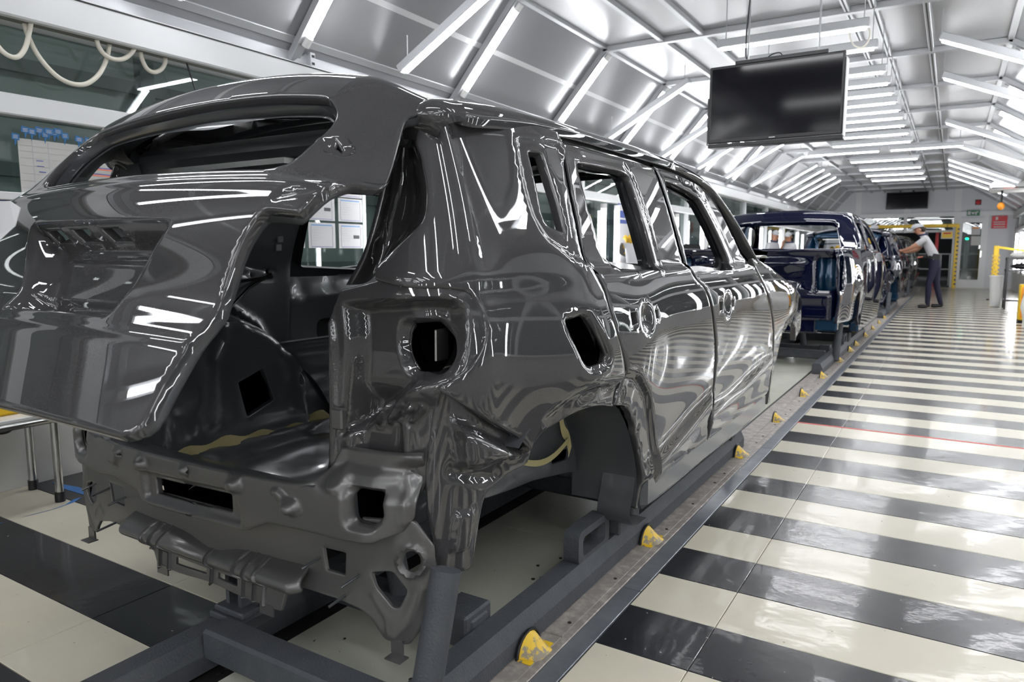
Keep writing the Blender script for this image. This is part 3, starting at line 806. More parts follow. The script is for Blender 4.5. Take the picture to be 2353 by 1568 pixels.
def flank(sgn):
    kw = dict(out=(sgn, -.3, .1)); L = {}
    wr = win_r if sgn > 0 else Y2A([(2.12, 1.372), (2.72, 1.385), (2.74, 1.36), (2.72, 1.04), (2.5, 1.025), (2.12, 1.045)])
    wf = win_f if sgn > 0 else Y2A([(2.97, 1.378), (3.15, 1.345), (3.26, 1.15), (3.33, 1.05), (2.95, 1.025)])
    q = sheet('quarter_panel', quarter, [rounded(win_q, .015, 3), fuel_h] if sgn > 0 else [rounded(win_q, .015, 3)], wfn(f_quarter, sgn), .014 if sgn > 0 else .03, 'grey_paint', car, (sgn, -.8, .1), .006, .02)
    d = sheet('rear_door', doorR, [rounded(wr, .018, 3)] + (slotR if sgn > 0 else []), wfn(f_doorR, sgn), .015 if sgn > 0 else .03, 'grey_paint', car, roll=.004, depth=.02, **kw)
    e = sheet('front_door', doorF, [rounded(wf, .018, 3)] + (slotF if sgn > 0 else []), wfn(f_doorF, sgn), .020 if sgn > 0 else .035, 'grey_paint', car, roll=.004, depth=.02, **kw)
    sheet('front_fender', fender, [], wfn(f_fender, sgn), .022 if sgn > 0 else .035, 'grey_paint', car, roll=.006, depth=.03, **kw)
    # inner frames behind the skins
    fwd = lambda W: [(a + .075, z) for a, z in W]
    io = Y2A([(1.84, 1.42), (2.9, 1.425), (3.30, 1.37), (3.62, 1.06), (4.10, .5), (4.10, .25), (2.26, .24), (2.24, .42), (2.10, .60), (1.90, .66)])
    sheet('side_frame', io, [rounded(fwd(wr), .018, 3), rounded(fwd(wf), .018, 3)], wfn(None, sgn, -.065), .04, 'frame_shaded', car, roll=0, depth=.03, **kw)
flank(1); flank(-1)
# black strips standing in for the shade in the near flank's panel gaps
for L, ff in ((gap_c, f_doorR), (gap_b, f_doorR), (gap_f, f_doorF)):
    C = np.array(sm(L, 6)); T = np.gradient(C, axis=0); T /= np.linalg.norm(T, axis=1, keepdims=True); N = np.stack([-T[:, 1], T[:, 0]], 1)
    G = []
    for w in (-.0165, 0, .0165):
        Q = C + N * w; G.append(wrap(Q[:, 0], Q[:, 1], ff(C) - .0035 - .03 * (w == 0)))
    B().grid(np.array(G)).build('gap_shade', 'hole_shade', car, 60)
# window flanges on the near flank: a second lip standing inside each opening
for nm, w in (('window_flange', win_r), ('window_flange', win_f)):
    P = resample(rounded(w, .03, 4), .02)
    G = [wrap(P[:, 0], P[:, 1], o) for o in (-.03, -.055)]
    P2 = shrink(P, .022); G += [wrap(P2[:, 0], P2[:, 1], o) for o in (-.058, -.075)]
    G = np.array([np.vstack([g, g[:1]]) for g in G]); B().grid(G).build(nm, 'frame_shaded', car, 60)
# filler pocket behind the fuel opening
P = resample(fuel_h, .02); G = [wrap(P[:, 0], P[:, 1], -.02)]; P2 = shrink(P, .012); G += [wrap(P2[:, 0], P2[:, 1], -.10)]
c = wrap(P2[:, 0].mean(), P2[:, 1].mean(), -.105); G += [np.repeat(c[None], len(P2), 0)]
B().grid(np.array([np.vstack([g, g[:1]]) for g in G])).build('filler_pocket', 'hole_shade', car, 60)

# ---- roof, roof rails and windscreen pillars
def roof_z(u, y): return 1.462 + .115 * (1 - np.abs(u / .70) ** 2.4) - .16 * np.maximum(0, y - 2.75) ** 2 - .045 * (np.maximum(0, 2.1 - y) / .67) ** 2
def f_roof(P):
    u = P[:, 0]; y = P[:, 1]
    z = roof_z(u, y) - .004 * (np.cos(u * 30) > .6) * 0
    return np.stack([XC + u, y, z], 1)
sheet('roof', rounded([(-.69, 1.43), (.69, 1.43), (.69, 2.9), (.62, 3.36), (0, 3.45), (-.62, 3.36), (-.69, 2.9)], .04), [], f_roof, .05, 'grey_paint', car, (0, 0, 1), .006, .02)
for s in (1, -1):
    prof = [(1.37, 1.452), (1.7, 1.467), (2.2, 1.476), (2.7, 1.475), (3.05, 1.458), (3.32, 1.410), (3.52, 1.29), (3.66, 1.17), (3.79, 1.055)]
    C = []
    for dn, dz in ((-.03, -.035), (.004, -.018), (.004, .006), (-.02, .020), (-.06, .022), (-.08, -.01), (-.06, -.04)):
        C.append([wrap((y - YA) * s, z + dz, dn - .004) for y, z in prof])
    C.append(C[0])
    loft('roof_rail', [np.array(c) for c in C], 'grey_paint', car, 50, 3)
B().grid(np.array([[(XC + u, 1.55 + .02 * k, roof_z(abs(u), 1.55) - .05 - .012 * math.sin(k * 1.1)) for u in np.linspace(-.62, .62, 20)] for k in range(8)])).build('roof_bow', 'grey_inner', car, 60)
for yy in (2.1, 2.7, 3.2):
    B().grid(np.array([[(XC + u, yy + .02 * k, roof_z(abs(u), yy) - .03 - .02 * math.sin(k * .78)) for u in np.linspace(-.62, .62, 20)] for k in range(5)])).build('roof_bow', 'grey_inner', car, 60)

# ---- bonnet platform, scuttle and bulkhead ahead of the doors
def f_bon(P): return np.stack([XC + P[:, 0], P[:, 1], 1.045 - .09 * np.maximum(0, P[:, 1] - 3.8) - .05 * (P[:, 0] / .7) ** 2], 1)
sheet('scuttle_panel', rounded([(-.74, 3.72), (.74, 3.72), (.72, 4.02), (-.72, 4.02)], .05), [rounded([(-.5, 3.8), (-.1, 3.8), (-.1, 3.9), (-.5, 3.9)], .03)], f_bon, .05, 'grey_satin', car, (0, 0, 1), .006, .05)
B().box(XC - .72, XC + .72, 4.05, 4.09, .35, .98, .02).build('bulkhead', 'grey_inner', car)
B().box(XC - .70, XC + .70, 5.08, 5.14, .72, .80, .015).build('front_crossmember', 'grey_inner', car)
for s in (1, -1):
    B().box(XC + s * .60 - .06, XC + s * .60 + .06, 4.08, 5.12, .78, .90, .03).build('inner_wing', 'grey_inner', car)
    loft('bonnet_hinge', [np.array([wrap((y - YA) * s, z, o) for y, z in ((3.86, 1.035), (3.95, 1.075), (4.08, 1.085), (4.16, 1.07))]) for o in (-.02, -.055, -.09)], 'steel', car, 12, 3)

# ---- floor pan, sills, inner structure seen through the tail opening
def f_floor(P):
    z = .405 + .012 * np.cos(P[:, 0] * 26) * (np.abs(P[:, 0]) < .55) + .03 * sstep((P[:, 1] - 2.15) / .1) - .05 * blob(P, (.1, 1.6), (.3, .22), 4)
    return np.stack([XC + P[:, 0], P[:, 1], z], 1)
sheet('floor_pan', [(-.56, 1.20), (.56, 1.20), (.56, 2.30), (.78, 2.32), (.78, 3.95), (-.78, 3.95), (-.78, 2.32), (-.56, 2.30)], [], f_floor, .05, 'grey_inner', car, (0, 0, 1), 0, 0)
for s in (1, -1):
    B().box(XC + s * .80 - .05, XC + s * .80 + .045, 2.25, 4.1, .215, .34, .02).build('sill', 'grey_inner', car)
# the far flank seen from inside: trim panel with the wheelhouse bulge
wh = rounded([(1.22, .30), (1.27, .70), (1.44, .80), (1.64, .865), (1.83, .79), (1.98, .62), (2.02, .30)], .09)
sq_hole = [(1.668, .627), (1.787, .667), (1.836, .532), (1.703, .486)]
def f_trim(P):
    b = pad(P, wh, .07)
    d = -.74 + .225 * b
    top = sstep((P[:, 1] - 1.02) / .4)
    d = d + .11 * top * (1 - b)
    d = d + .012 * blob(P, (1.50, .62), (.05, .16), 4) * b + .02 * blob(P, (1.95, .66), (.06, .10), 3) - .014 * ridge(P, [(1.6, .93), (1.85, 1.06), (2.02, 1.02)], .02)
    d = d + .016 * ridge(P, [(1.45, .95), (1.75, .93), (1.95, .80), (2.04, .62)], .012) - .02 * dent(P, rounded([(1.5, 1.08), (1.92, 1.06), (1.95, 1.3), (1.6, 1.32)], .06), .05)
    d = d + .016 * ridge(P, [(1.36, .45), (1.38, .66), (1.46, .76)], .014) + .014 * ridge(P, [(1.56, .50), (1.57, .70), (1.62, .80)], .010) + .014 * ridge(P, [(1.62, .82), (1.60, .95), (1.55, 1.02)], .014)
    d = d + .014 * ridge(P, [(1.70, .84), (1.78, .98)], .012) + .012 * blob(P, (1.86, .62), (.035, .06), 4) - .014 * dent(P, rounded([(1.40, .55), (1.49, .56), (1.49, .66), (1.41, .66)], .02), .012)
    d = d - .008 * ridge(P, [(1.40, .60), (1.50, .60)], .006) - .008 * ridge(P, [(1.58, .48), (1.64, .50)], .006) - .006 * ridge(P, [(1.52, .70), (1.60, .72), (1.78, .75)], .006)
    return np.stack([XC + d, P[:, 1], P[:, 1 - 1 + 1]], 1) if False else np.stack([XC + d, P[:, 0], P[:, 1]], 1)
sheet('inner_quarter_panel', rounded([(1.24, .38), (2.06, .38), (2.10, .60), (2.13, 1.05), (2.16, 1.42), (1.40, 1.45), (1.27, 1.0)], .02), [rounded(sq_hole, .006, 2), [(2.055 + .012 * math.cos(t), 1.125 + .014 * math.sin(t)) for t in np.linspace(0, 6.28, 12, False)], [(2.02 + .010 * math.cos(t), 1.02 + .012 * math.sin(t)) for t in np.linspace(0, 6.28, 10, False)],
      [(1.93 + .010 * math.cos(t), 1.01 + .012 * math.sin(t)) for t in np.linspace(0, 6.28, 10, False)], [(1.965 + .022 * math.cos(t), .60 + .035 * math.sin(t)) for t in np.linspace(0, 6.28, 12, False)]], f_trim, .02, 'grey_inner', car, (1, 0, 0), .004, .02)
hb_ = f_trim(np.array([(1.75, .58)]))[0]
B().box(hb_[0] - .12, hb_[0] - .06, 1.55, 1.95, .42, .72).build('dark_cavity', 'hole_shade', car)
B().tube([f_trim(np.array([p]))[0] + [.02, 0, 0] for p in ((2.02, 1.0), (1.85, .985), (1.72, .94), (1.62, .93))], .006, 6).build('wire_clip', 'black_plastic', car, 60)
B().tube([f_trim(np.array([p]))[0] + [.02, 0, 0] for p in ((2.02, 1.01), (1.90, .96), (1.80, .885), (1.62, .86))], .006, 6).build('wire_clip', 'black_plastic', car, 60)
for p in ((2.055, 1.155), (2.055, 1.12)):
    B().cbox(f_trim(np.array([p]))[0] + [.004, 0, 0], (.008, .03, .03), None, .003).build('hinge_boss', 'grey_inner', car)
B().grid(np.array([[(XC - .515 + .02 * math.sin(y * 9) + dx, y, .425 - .5 * dx + .008 * math.sin(y * 40)) for dx in (-.02, .0, .025, .05)] for y in np.linspace(1.30, 2.10, 40)])).build('sealant_bead', 'sealant', car, 60)
B().grid(np.array([[(XC + .35 - .5 * (y - 1.2) + dx, y, .428 - .1 * dx + .004 * math.sin(y * 40)) for dx in (-.02, .0, .02)] for y in np.linspace(1.7, 2.3, 30)])).build('sealant_bead', 'sealant', car, 60)
# far rear door seen from inside, below its window
def f_fd(P): return np.stack([XC - .795 + .03 * sstep((1.0 - P[:, 1]) / .1) - .012 * blob(P, (2.35, .8), (.2, .12), 4) + .01 * ridge(P, [(2.15, .98), (2.7, .95)], .012) - .01 * blob(P, (2.22, .93), (.03, .03)) - .01 * blob(P, (2.4, .95), (.025, .025)), P[:, 0], P[:, 1]], 1)
sheet('inner_door_panel', rounded([(2.12, .42), (2.80, .42), (2.80, 1.015), (2.5, 1.005), (2.14, 1.03)], .03), [rounded([(2.3, .55), (2.65, .55), (2.65, .80), (2.3, .80)], .05)], f_fd, .03, 'grey_inner', car, (1, 0, 0), .005, .02)

# ---- pillar and rain channel on the near side of the tail opening
def yl(L): return np.array([at_y(x, y, Y) for x, y, Y in L])
for s in (1, -1):
    def mir(C): C = np.array(C); C[:, 0] = XC + s * (C[:, 0] - XC); return C
    E3 = [wrap(a, z, -.004) for a, z in e_edge[4:]]
    D3 = [wrap(a - .012, z, -.045) for a, z in e_edge[4:]]
    C3 = yl([(935, 300, 1.42), (940, 350, 1.42), (950, 400, 1.42), (955, 450, 1.41), (950, 500, 1.40), (925, 550, 1.38), (872, 625, 1.33)])
    B3 = yl([(925, 310, 1.40), (908, 370, 1.395), (905, 430, 1.39), (893, 490, 1.38), (880, 550, 1.36), (866, 600, 1.34), (842, 650, 1.31)])
    A3 = yl([(916, 310, 1.33), (898, 370, 1.33), (886, 430, 1.325), (872, 490, 1.315), (855, 550, 1.30), (838, 600, 1.285), (808, 655, 1.265)])
    Z3 = yl([(905, 310, 1.35), (888, 370, 1.35), (875, 430, 1.345), (861, 490, 1.335), (845, 550, 1.32), (826, 600, 1.305), (795, 655, 1.285)])
    loft('tail_pillar', [mir(Z3), mir(A3), mir(B3), mir(C3), mir(D3), mir(E3)], 'grey_paint' if s > 0 else 'grey_inner', car, 36, 4)
# roof end corners that carry the tailgate hinges
for s in (1, -1):
    C = [[(.60, 1.43, 1.47), (.67, 1.40, 1.455), (.715, 1.38, 1.43), (.72, 1.38, 1.40)], [(.58, 1.37, 1.455), (.65, 1.335, 1.445), (.695, 1.33, 1.42), (.70, 1.345, 1.39)], [(.57, 1.33, 1.42), (.62, 1.31, 1.41), (.66, 1.315, 1.395), (.67, 1.34, 1.37)], [(.55, 1.36, 1.37), (.60, 1.35, 1.36), (.63, 1.36, 1.35), (.64, 1.38, 1.34)]]
    loft('hinge_corner', [np.array([(XC + s * u, y, z) for u, y, z in c]) for c in C], 'grey_paint', car, 14, 4)

# ---- tail lamp pockets
bk = sm([(.505, .985), (.56, .996), (.695, 1.005), (.79, 1.004), (.824, .987), (.832, .955), (.820, .906), (.800, .866), (.768, .833), (.742, .812)]) + [(.690, .795), (.60, .74), (.53, .68), (.478, .665)]
deep = rounded([(.612, .952), (.775, .957), (.822, .93), (.812, .860), (.77, .812), (.625, .812), (.600, .88)], .03)
hole = rounded([(.632, .938), (.772, .943), (.808, .920), (.797, .866), (.760, .826), (.640, .828), (.618, .88)], .025)
def f_lamp(P):
    o = -.055 * dent(P, bk, .032) - .022 * dent(P, deep, .018)
    for k in range(4):
        x = .572 + .034 * k; o = o + .022 * ridge(P, [(x, .712 + .004 * k), (x + .028, .755 - .002 * k)], .0075)
    o = o - .030 * sstep((.80 - P[:, 1]) / .06) * sstep((P[:, 0] - .50) / .04)
    o = o + .012 * ridge(P, [(.466, .99), (.462, .60)], .012) + .014 * ridge(P, [(.655, .70), (.66, .60)], .02)
    return o
lampo = [(.512, 1.012), (.56, 1.022), (.612, 1.035)] + lamp_rim[1:] + [(.735, .73), (.72, .60), (.70, .555), (.44, .555), (.452, .64), (.456, .70), (.470, .936), (.486, .975)]
for s in (1, -1):
    sheet('lamp_pocket', lampo, [hole], wfn(f_lamp, s, -.004), .0075 if s > 0 else .02, 'grey_paint', car, (.5 * s, -1, 0), .004, .015)
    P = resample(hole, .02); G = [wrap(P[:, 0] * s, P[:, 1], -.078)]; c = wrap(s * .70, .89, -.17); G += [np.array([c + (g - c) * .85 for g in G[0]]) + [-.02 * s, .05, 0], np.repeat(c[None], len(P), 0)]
    B().grid(np.array([np.vstack([g, g[:1]]) for g in G])).build('lamp_cavity', 'hole_shade', car, 60)
    c = wrap(s * .765, .888, -.095)
    B().cbox(c, (.006, .05, .075), None, .002).build('lamp_bracket', 'steel', car)
    B().cbox(wrap(s * .49, .715, .01), (.035, .02, .05), None, .004).build('corner_tab', 'grey_satin', car)

# ---- lower corners behind the wheel (where the bumper will sit)
def f_brk(P):
    tri = [(.77, .74), (1.05, .60), (1.03, .585), (.80, .60)]
    o = .05 * dent(P, tri, .03) - .012 * ridge(P, [(.79, .60), (.95, .56)], .015) + .012 * dent(P, rounded([(.80, .50), (.87, .50), (.85, .40), (.79, .40)], .01), .008)
    return o
brk = [(.750, .80), (.86, .730), (1.0, .648), (1.075, .602), (1.068, .566), (.99, .552), (.925, .530), (.905, .499), (.872, .365), (.86, .35), (.765, .352), (.752, .40), (.725, .50), (.715, .60), (.732, .73)]
for s in (1, -1):
    sheet('bumper_corner', rounded(brk, .01, 2), [], wfn(f_brk, s, -.03), .011, 'grey_paint', car, (s, -.6, 0), .004, .02)
# ---- wheelhouses seen from outside
def f_wh(P):
    o = .60 + .02 * blob(P, (1.75, .5), (.12, .10)) + .012 * blob(P, (2.3, .5), (.06, .06)) - .06 * sstep((P[:, 1] - .56) / .2)
    return np.stack([XC + o, P[:, 0], P[:, 1]], 1)
for s in (1, -1):
    def fw_(P, s=s): V = f_wh(P); V[:, 0] = XC + s * (V[:, 0] - XC); return V
    sheet('wheelhouse', rounded([(1.45, .46), (1.62, .41), (1.9, .385), (2.15, .345), (2.6, .25), (2.6, .75), (1.40, .75)], .02), [rounded([(2.02, .40), (2.15, .385), (2.16, .43), (2.03, .445)], .02)] if s > 0 else [], fw_, .03, 'grey_inner', car, (s, 0, 0), .004, .02)
    ar = [(1.44, .63), (1.47, .65), (1.55, .69), (1.75, .705), (1.93, .67), (2.06, .60), (2.15, .49), (2.21, .36), (2.215, .24)]
    loft('wheel_arch_liner', [np.array([(XC + s * d, y, z) for y, z in ar]) for d in (.58, .68, .78, .825)], 'grey_inner', car, 40, 2)
    B().grid(np.array([[(XC + s * (.615 + .005 * k), 2.0 + .12 * t, .66 - .26 * t + .02 * math.sin(t * 9) + .018 * k) for k in range(3)] for t in np.linspace(0, 1, 20)])).build('sealant_bead', 'sealant', car, 60)
    B().grid(np.array([[(XC + s * .625, 1.78 + .32 * t, .47 - .04 * math.sin(t * 3) + .02 * k) for k in range(2)] for t in np.linspace(0, 1, 16)])).build('sealant_bead', 'sealant', car, 60)
    loft('jacking_foot', [np.array([(XC + s * d, y, z) for y, z in ((2.235, .42), (2.20, .30), (2.17, .22), (2.22, .17), (2.33, .165))]) for d in (.70, .76, .82)], 'grey_inner', car, 20, 2)
if True:
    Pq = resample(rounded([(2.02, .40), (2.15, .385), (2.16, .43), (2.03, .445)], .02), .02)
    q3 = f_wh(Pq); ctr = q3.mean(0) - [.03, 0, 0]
    B().grid(np.array([np.vstack([q3 - [.01, 0, 0], (q3 - [.01, 0, 0])[:1]]), np.repeat(ctr[None], len(q3) + 1, 0)])).build('drain_hole', 'hole_shade', car)

# ---- rear panel, its skirt and fittings
lipR = [(.425, .556), (.47, .585), (.496, .63)]
rp_top = sm([(-.80, .62), (-.70, .625), (-.60, .612), (-.538, .601), (-.496, .592), (-.476, .561), (-.42, .548), (-.337, .545), (-.208, .543), (-.07, .544), (.07, .544), (.205, .546), (.331, .549), (.42, .556), (.47, .585), (.498, .64)])
rp_bot = [(.705, .64), (.70, .51), (.68, .48), (.626, .452), (.513, .447), (.47, .449), (.31, .446), (.24, .414), (.206, .409), (-.237, .407), (-.255, .43), (-.31, .44), (-.379, .450), (-.478, .443), (-.565, .448), (-.66, .455), (-.78, .46), (-.80, .50), (-.80, .60)]
slot = rounded([(-.192, .477), (.166, .489), (.168, .432), (-.188, .424)], .012)
sqr = rounded([(.535, .575), (.645, .575), (.652, .500), (.625, .468), (.545, .470)], .025)
sqi = rounded([(.552, .562), (.632, .562), (.638, .505), (.615, .482), (.560, .484)], .02)
def ell(c, r, n=14): return [(c[0] + r[0] * math.cos(t), c[1] + r[1] * math.sin(t)) for t in np.linspace(0, 2 * math.pi, n, False)]
def f_rear(P):
    o = 0
    for c in ((-.222, .512), (.196, .522)): o = o + .024 * blob(P, c, (.024, .020), 4)
    o = o + .014 * blob(P, (-.021, .524), (.017, .015), 4) + .018 * blob(P, (.395, .50), (.022, .018), 4) + .02 * blob(P, (.512, .575), (.026, .024), 4)
    o = o + .018 * blob(P, (-.515, .575), (.03, .028), 3)
    o = o + .012 * pad(P, [(.335, .528), (.35, .53), (.41, .495), (.39, .485)], .012) + .012 * pad(P, [(-.335, .528), (-.36, .53), (-.39, .495), (-.36, .490)], .012)
    o = o - .016 * dent(P, rounded([(-.232, .496), (.19, .508), (.222, .412), (-.232, .406)], .02), .016)
    o = o - .03 * dent(P, sqr, .02) - .03 * dent(P, [(-x, y) for x, y in sqr], .02)
    o = o + .012 * ridge(P, [(.52, .60), (.535, .595), (.66, .595), (.685, .57), (.685, .50)], .012)
    o = o - .05 * sstep((np.abs(P[:, 0]) - .60) / .12) * (P[:, 0] > 0) - .03 * sstep((-P[:, 0] - .60) / .12)
    return o
def rear_fn(base):
    return lambda P: wrap(P[:, 0], P[:, 1], base * (1 - .95 * sstep((np.abs(P[:, 0]) - .40) / .12) * sstep((P[:, 1] - .535) / .075)) + f_rear(P) * (1 - .8 * sstep((P[:, 1] - .60) / .04)))
rear = sheet('rear_panel', rp_top + rp_bot, [slot, sqi, [(-x, y) for x, y in sqi]] + [rounded([(x - .008, y - .007), (x + .008, y - .007), (x + .008, y + .007), (x - .008, y + .007)], .002, 2) for x, y in ((.338, .520), (-.335, .520))], rear_fn(.06), .0075, 'grey_satin', car, (0, -1, .1), .005, .012)
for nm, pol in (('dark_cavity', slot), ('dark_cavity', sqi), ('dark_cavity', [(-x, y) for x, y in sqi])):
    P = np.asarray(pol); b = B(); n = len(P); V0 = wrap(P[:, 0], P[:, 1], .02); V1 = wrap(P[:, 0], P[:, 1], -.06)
    b.add(np.vstack([V0, V1]), [(i, (i + 1) % n, n + (i + 1) % n, n + i) for i in range(n)] + [tuple(range(n, 2 * n))]).build(nm, 'hole_shade', car)
# shelf of the load sill and its lip
G = []
for k, (dy, dz) in enumerate(((0, 0), (.012, .006), (.03, .004), (.10, -.02), (.12, -.10), (.14, -.145))):
    G.append([wrap(a, .545 + (.012 if abs(a) > .42 else 0), .06) + [0, dy, dz] for a in np.linspace(-.50, .46, 40)])
B().grid(np.array(G)).build('load_sill', 'grey_inner', car, 60)
sk = [(-.70, .47), (-.80, .46), (-.80, .40), (-.775, .31), (-.72, .235), (-.700, .203), (-.642, .203), (-.628, .225), (-.60, .250), (-.53, .266), (-.36, .272), (.40, .275), (.50, .272), (.563, .263), (.602, .246), (.628, .216), (.642, .203), (.700, .203), (.722, .245), (.745, .36), (.742, .44), (.70, .50), (.30, .455), (.24, .425), (-.24, .420), (-.30, .45)]
sk_h = [rounded([(.446, .395), (.522, .395), (.520, .332), (.458, .334)], .008), rounded([(-.512, .395), (-.417, .395), (-.421, .330), (-.503, .330)], .008),
        rounded([(.592, .362), (.655, .378), (.694, .335), (.675, .285), (.655, .283), (.604, .325)], .012), rounded([(-.60, .360), (-.63, .376), (-.668, .36), (-.675, .32), (-.645, .288), (-.61, .31)], .012), ell((.697, .405), (.020, .026))]
def f_skirt(P):
    o = .004 * ridge(P, [(.60, .305), (.645, .255), (.65, .215)], .006) + .004 * ridge(P, [(.72, .34), (.70, .26), (.665, .215)], .006) + .004 * ridge(P, [(-.585, .30), (-.62, .26)], .006) + .004 * ridge(P, [(-.57, .285), (-.60, .255)], .006) + .004 * ridge(P, [(-.715, .36), (-.69, .27), (-.655, .21)], .006)
    o = o + .010 * (pad(P, ell((.697, .405), (.028, .034)), .008)) - .012 * pad(P, ell((.697, .405), (.020, .026)), .01)
    return o + .012 * blob(P, (.56, .40), (.06, .06)) * 0
sheet('rear_skirt', rounded(sk, .008, 2), sk_h, lambda P: wrap(P[:, 0], P[:, 1], .018 + f_skirt(P)), .008, 'grey_satin', car, (0, -1, .1), .003, .006)
for s in (1, -1):
    c = wrap(s * .672, .205, .018)
    B().box(c[0] - .016, c[0] + .018, c[1] - .002, c[1] + .004, c[2] - .03, c[2] + .006).build('hook_tab', 'grey_satin', car)
    B().box(c[0] - .012, c[0] + .034, c[1] - .03, c[1] + .002, c[2] - .032, c[2] - .029).build('hook_foot', 'grey_satin', car)
for a, z, l in ((-.505, .375, .05), (-.41, .365, .05), (-.49, .268, .055), (.44, .365, .05), (.56, .345, .05), (.52, .285, .045), (-.60, .37, .04)):
    p = wrap(a, z, .018); B().tube([p, p + [-.01, -l, -.012]], .0035, 6).build('weld_stud', 'grey_inner', car, 60)
# ribbed cross beam cover below the skirt
def tow(P):
    u, v = P[:, 0], P[:, 1]
    mid = np.exp(-((u - .03) / .085) ** 2)
    zt = .338 - .026 * mid; zb = .212
    R = (.066 - .024 * mid) * (.55 + .45 * sstep((.40 - np.abs(u - .02)) / .05))
    y = 1.172 - R * np.where(v < .34, np.sin(v / .34 * math.pi / 2), np.where(v < .62, .42 + .58 * np.cos((v - .34) / .28 * math.pi / 2) ** 1.2, .42)) - .012 * v
    z = zt + (zb - zt) * v
    for c in (-.225, -.185, -.145, .03, .175, .215, .255):
        y = y - .008 * np.exp(-((u - c) / .0045) ** 2) * sstep(v / .06)
    return np.stack([XC + u, y, z], 1)
tw_o = rounded([(-.345, 0.0), (.385, 0.0), (.405, .40), (.33, .58), (.315, 1.0), (-.20, 1.0), (-.225, .62), (-.355, .48)], .03)
tw_h = [rounded([(-.120, .66), (.010, .66), (.010, .87), (-.120, .87)], [.02] * 4), rounded([(.052, .66), (.150, .66), (.150, .87), (.052, .87)], [.02] * 4)]
sheet('cross_beam_cover', tw_o, tw_h, tow, .007, 'grey_satin', car, (0, -1, .2), .003, .006)
for u in (-.175, .265):
    p = tow(np.array([(u, .99)]))[0]; B().box(p[0] - .025, p[0] + .025, p[1] - .002, p[1] + .002, p[2] - .025, p[2] + .003).build('cover_tab', 'grey_satin', car)

# ---- the raised tailgate
GS = [0, .05, .10, .20, .44, .475, .60, .74, .79, .90, 1.02]
GY = spline(GS, [1.405, 1.355, 1.305, 1.205, 1.022, .995, .925, .868, .832, .755, .668])
GZ = spline(GS, [1.432, 1.451, 1.456, 1.408, 1.252, 1.226, 1.115, .985, .950, .872, .780])
GD = spline([-.05, 0, .05, .10, .15, .20, .25, .285, .33, .38, .42, .455, .50, .6, 1.1], [0, -.01, -.045, -.088, -.108, -.122, -.124, -.114, -.090, -.061, -.037, -.015, -.003, 0, 0])
def gate(off_fn=None, base=0.0):
    def f(P):
        u, s = P[:, 0], P[:, 1]
        e = 1e-3; ty = (GY(s + e) - GY(s - e)); tz = (GZ(s + e) - GZ(s - e)); l = np.hypot(ty, tz); ny, nz = tz / l, -ty / l
        sg = np.where(ny * -1 + nz * .5 > 0, 1, -1); ny, nz = ny * sg, nz * sg
        o = base + (off_fn(P) if off_fn else 0)
        bow = .035 * (1 - (u / .7) ** 2) * sstep((s - .1) / .3)
        crown = .105 * (1 - np.abs(u / .72) ** 2.2) * (1 - sstep((s - .05) / .36))
        drop = GD(s) * (np.maximum(np.abs(u) - .48, 0) / .175) ** 2
        return np.stack([XC + u, GY(s) + ny * (o + bow), GZ(s) + nz * (o + bow) + crown + drop], 1)
    return f
gR = sm([(.655, .0), (.645, .06), (.628, .12), (.640, .167), (.655, .211), (.665, .25), (.664, .285)], 3) + sm([(.656, .335), (.650, .40), (.652, .455), (.648, .490), (.638, .520), (.632, .534)], 3) + \
    sm([(.57, .530), (.545, .531), (.532, .542), (.522, .566), (.512, .60), (.503, .65), (.500, .71), (.506, .752), (.503, .825), (.513, .915), (.532, .995), (.505, 1.014)], 3)
gout = [(-u, s) for u, s in gR[::-1]] + gR
gwin = rounded([(-.47, .203), (-.2, .203), (.30, .196), (.47, .200), (.535, .235), (.545, .28), (.535, .36), (.525, .415), (.48, .436), (-.40, .436), (-.46, .41), (-.50, .32), (-.51, .25)], .03)
recess = rounded([(-.30, .552), (.30, .555), (.255, .640), (.215, .745), (.225, .800), (-.225, .800), (-.215, .745), (-.255, .640)], .03)
plate = rounded([(-.19, .625), (.19, .625), (.21, .735), (-.21, .735)], .02)
def f_gate(P):
    o = -.068 * dent(P, recess, .055) + .012 * dent(P, plate, .012)
    o = o + .004 * ridge(P, [(-.5, .828), (.5, .828)], .012) + .005 * ridge(P, [(-.64, .470), (.64, .470)], .012)
    for s in (1, -1):
        o = o - .012 * dent(P, rounded([(s * .540, .325), (s * .580, .270), (s * .612, .275), (s * .600, .325), (s * .565, .350)], .012), .008)
        o = o - .006 * ridge(P, [(s * .645, .476), (s * .60, .488), (s * .56, .50)], .008)
    return o
def rbox(cx, cy, w, h): return [(cx - w, cy - h), (cx + w, cy - h), (cx + w, cy + h), (cx - w, cy + h)]
gh = [[(x - .05, .566), (x + .035, .566), (x + .055, .590), (x - .03, .590)] for x in (-.20, -.075, .055)]
tg = sheet('tailgate_skin', gout, [gwin] + gh + [rbox(.575, .305, .011, .010)], gate(f_gate), .008, 'grey_paint', car, (0, -1, .6), .006, .016)
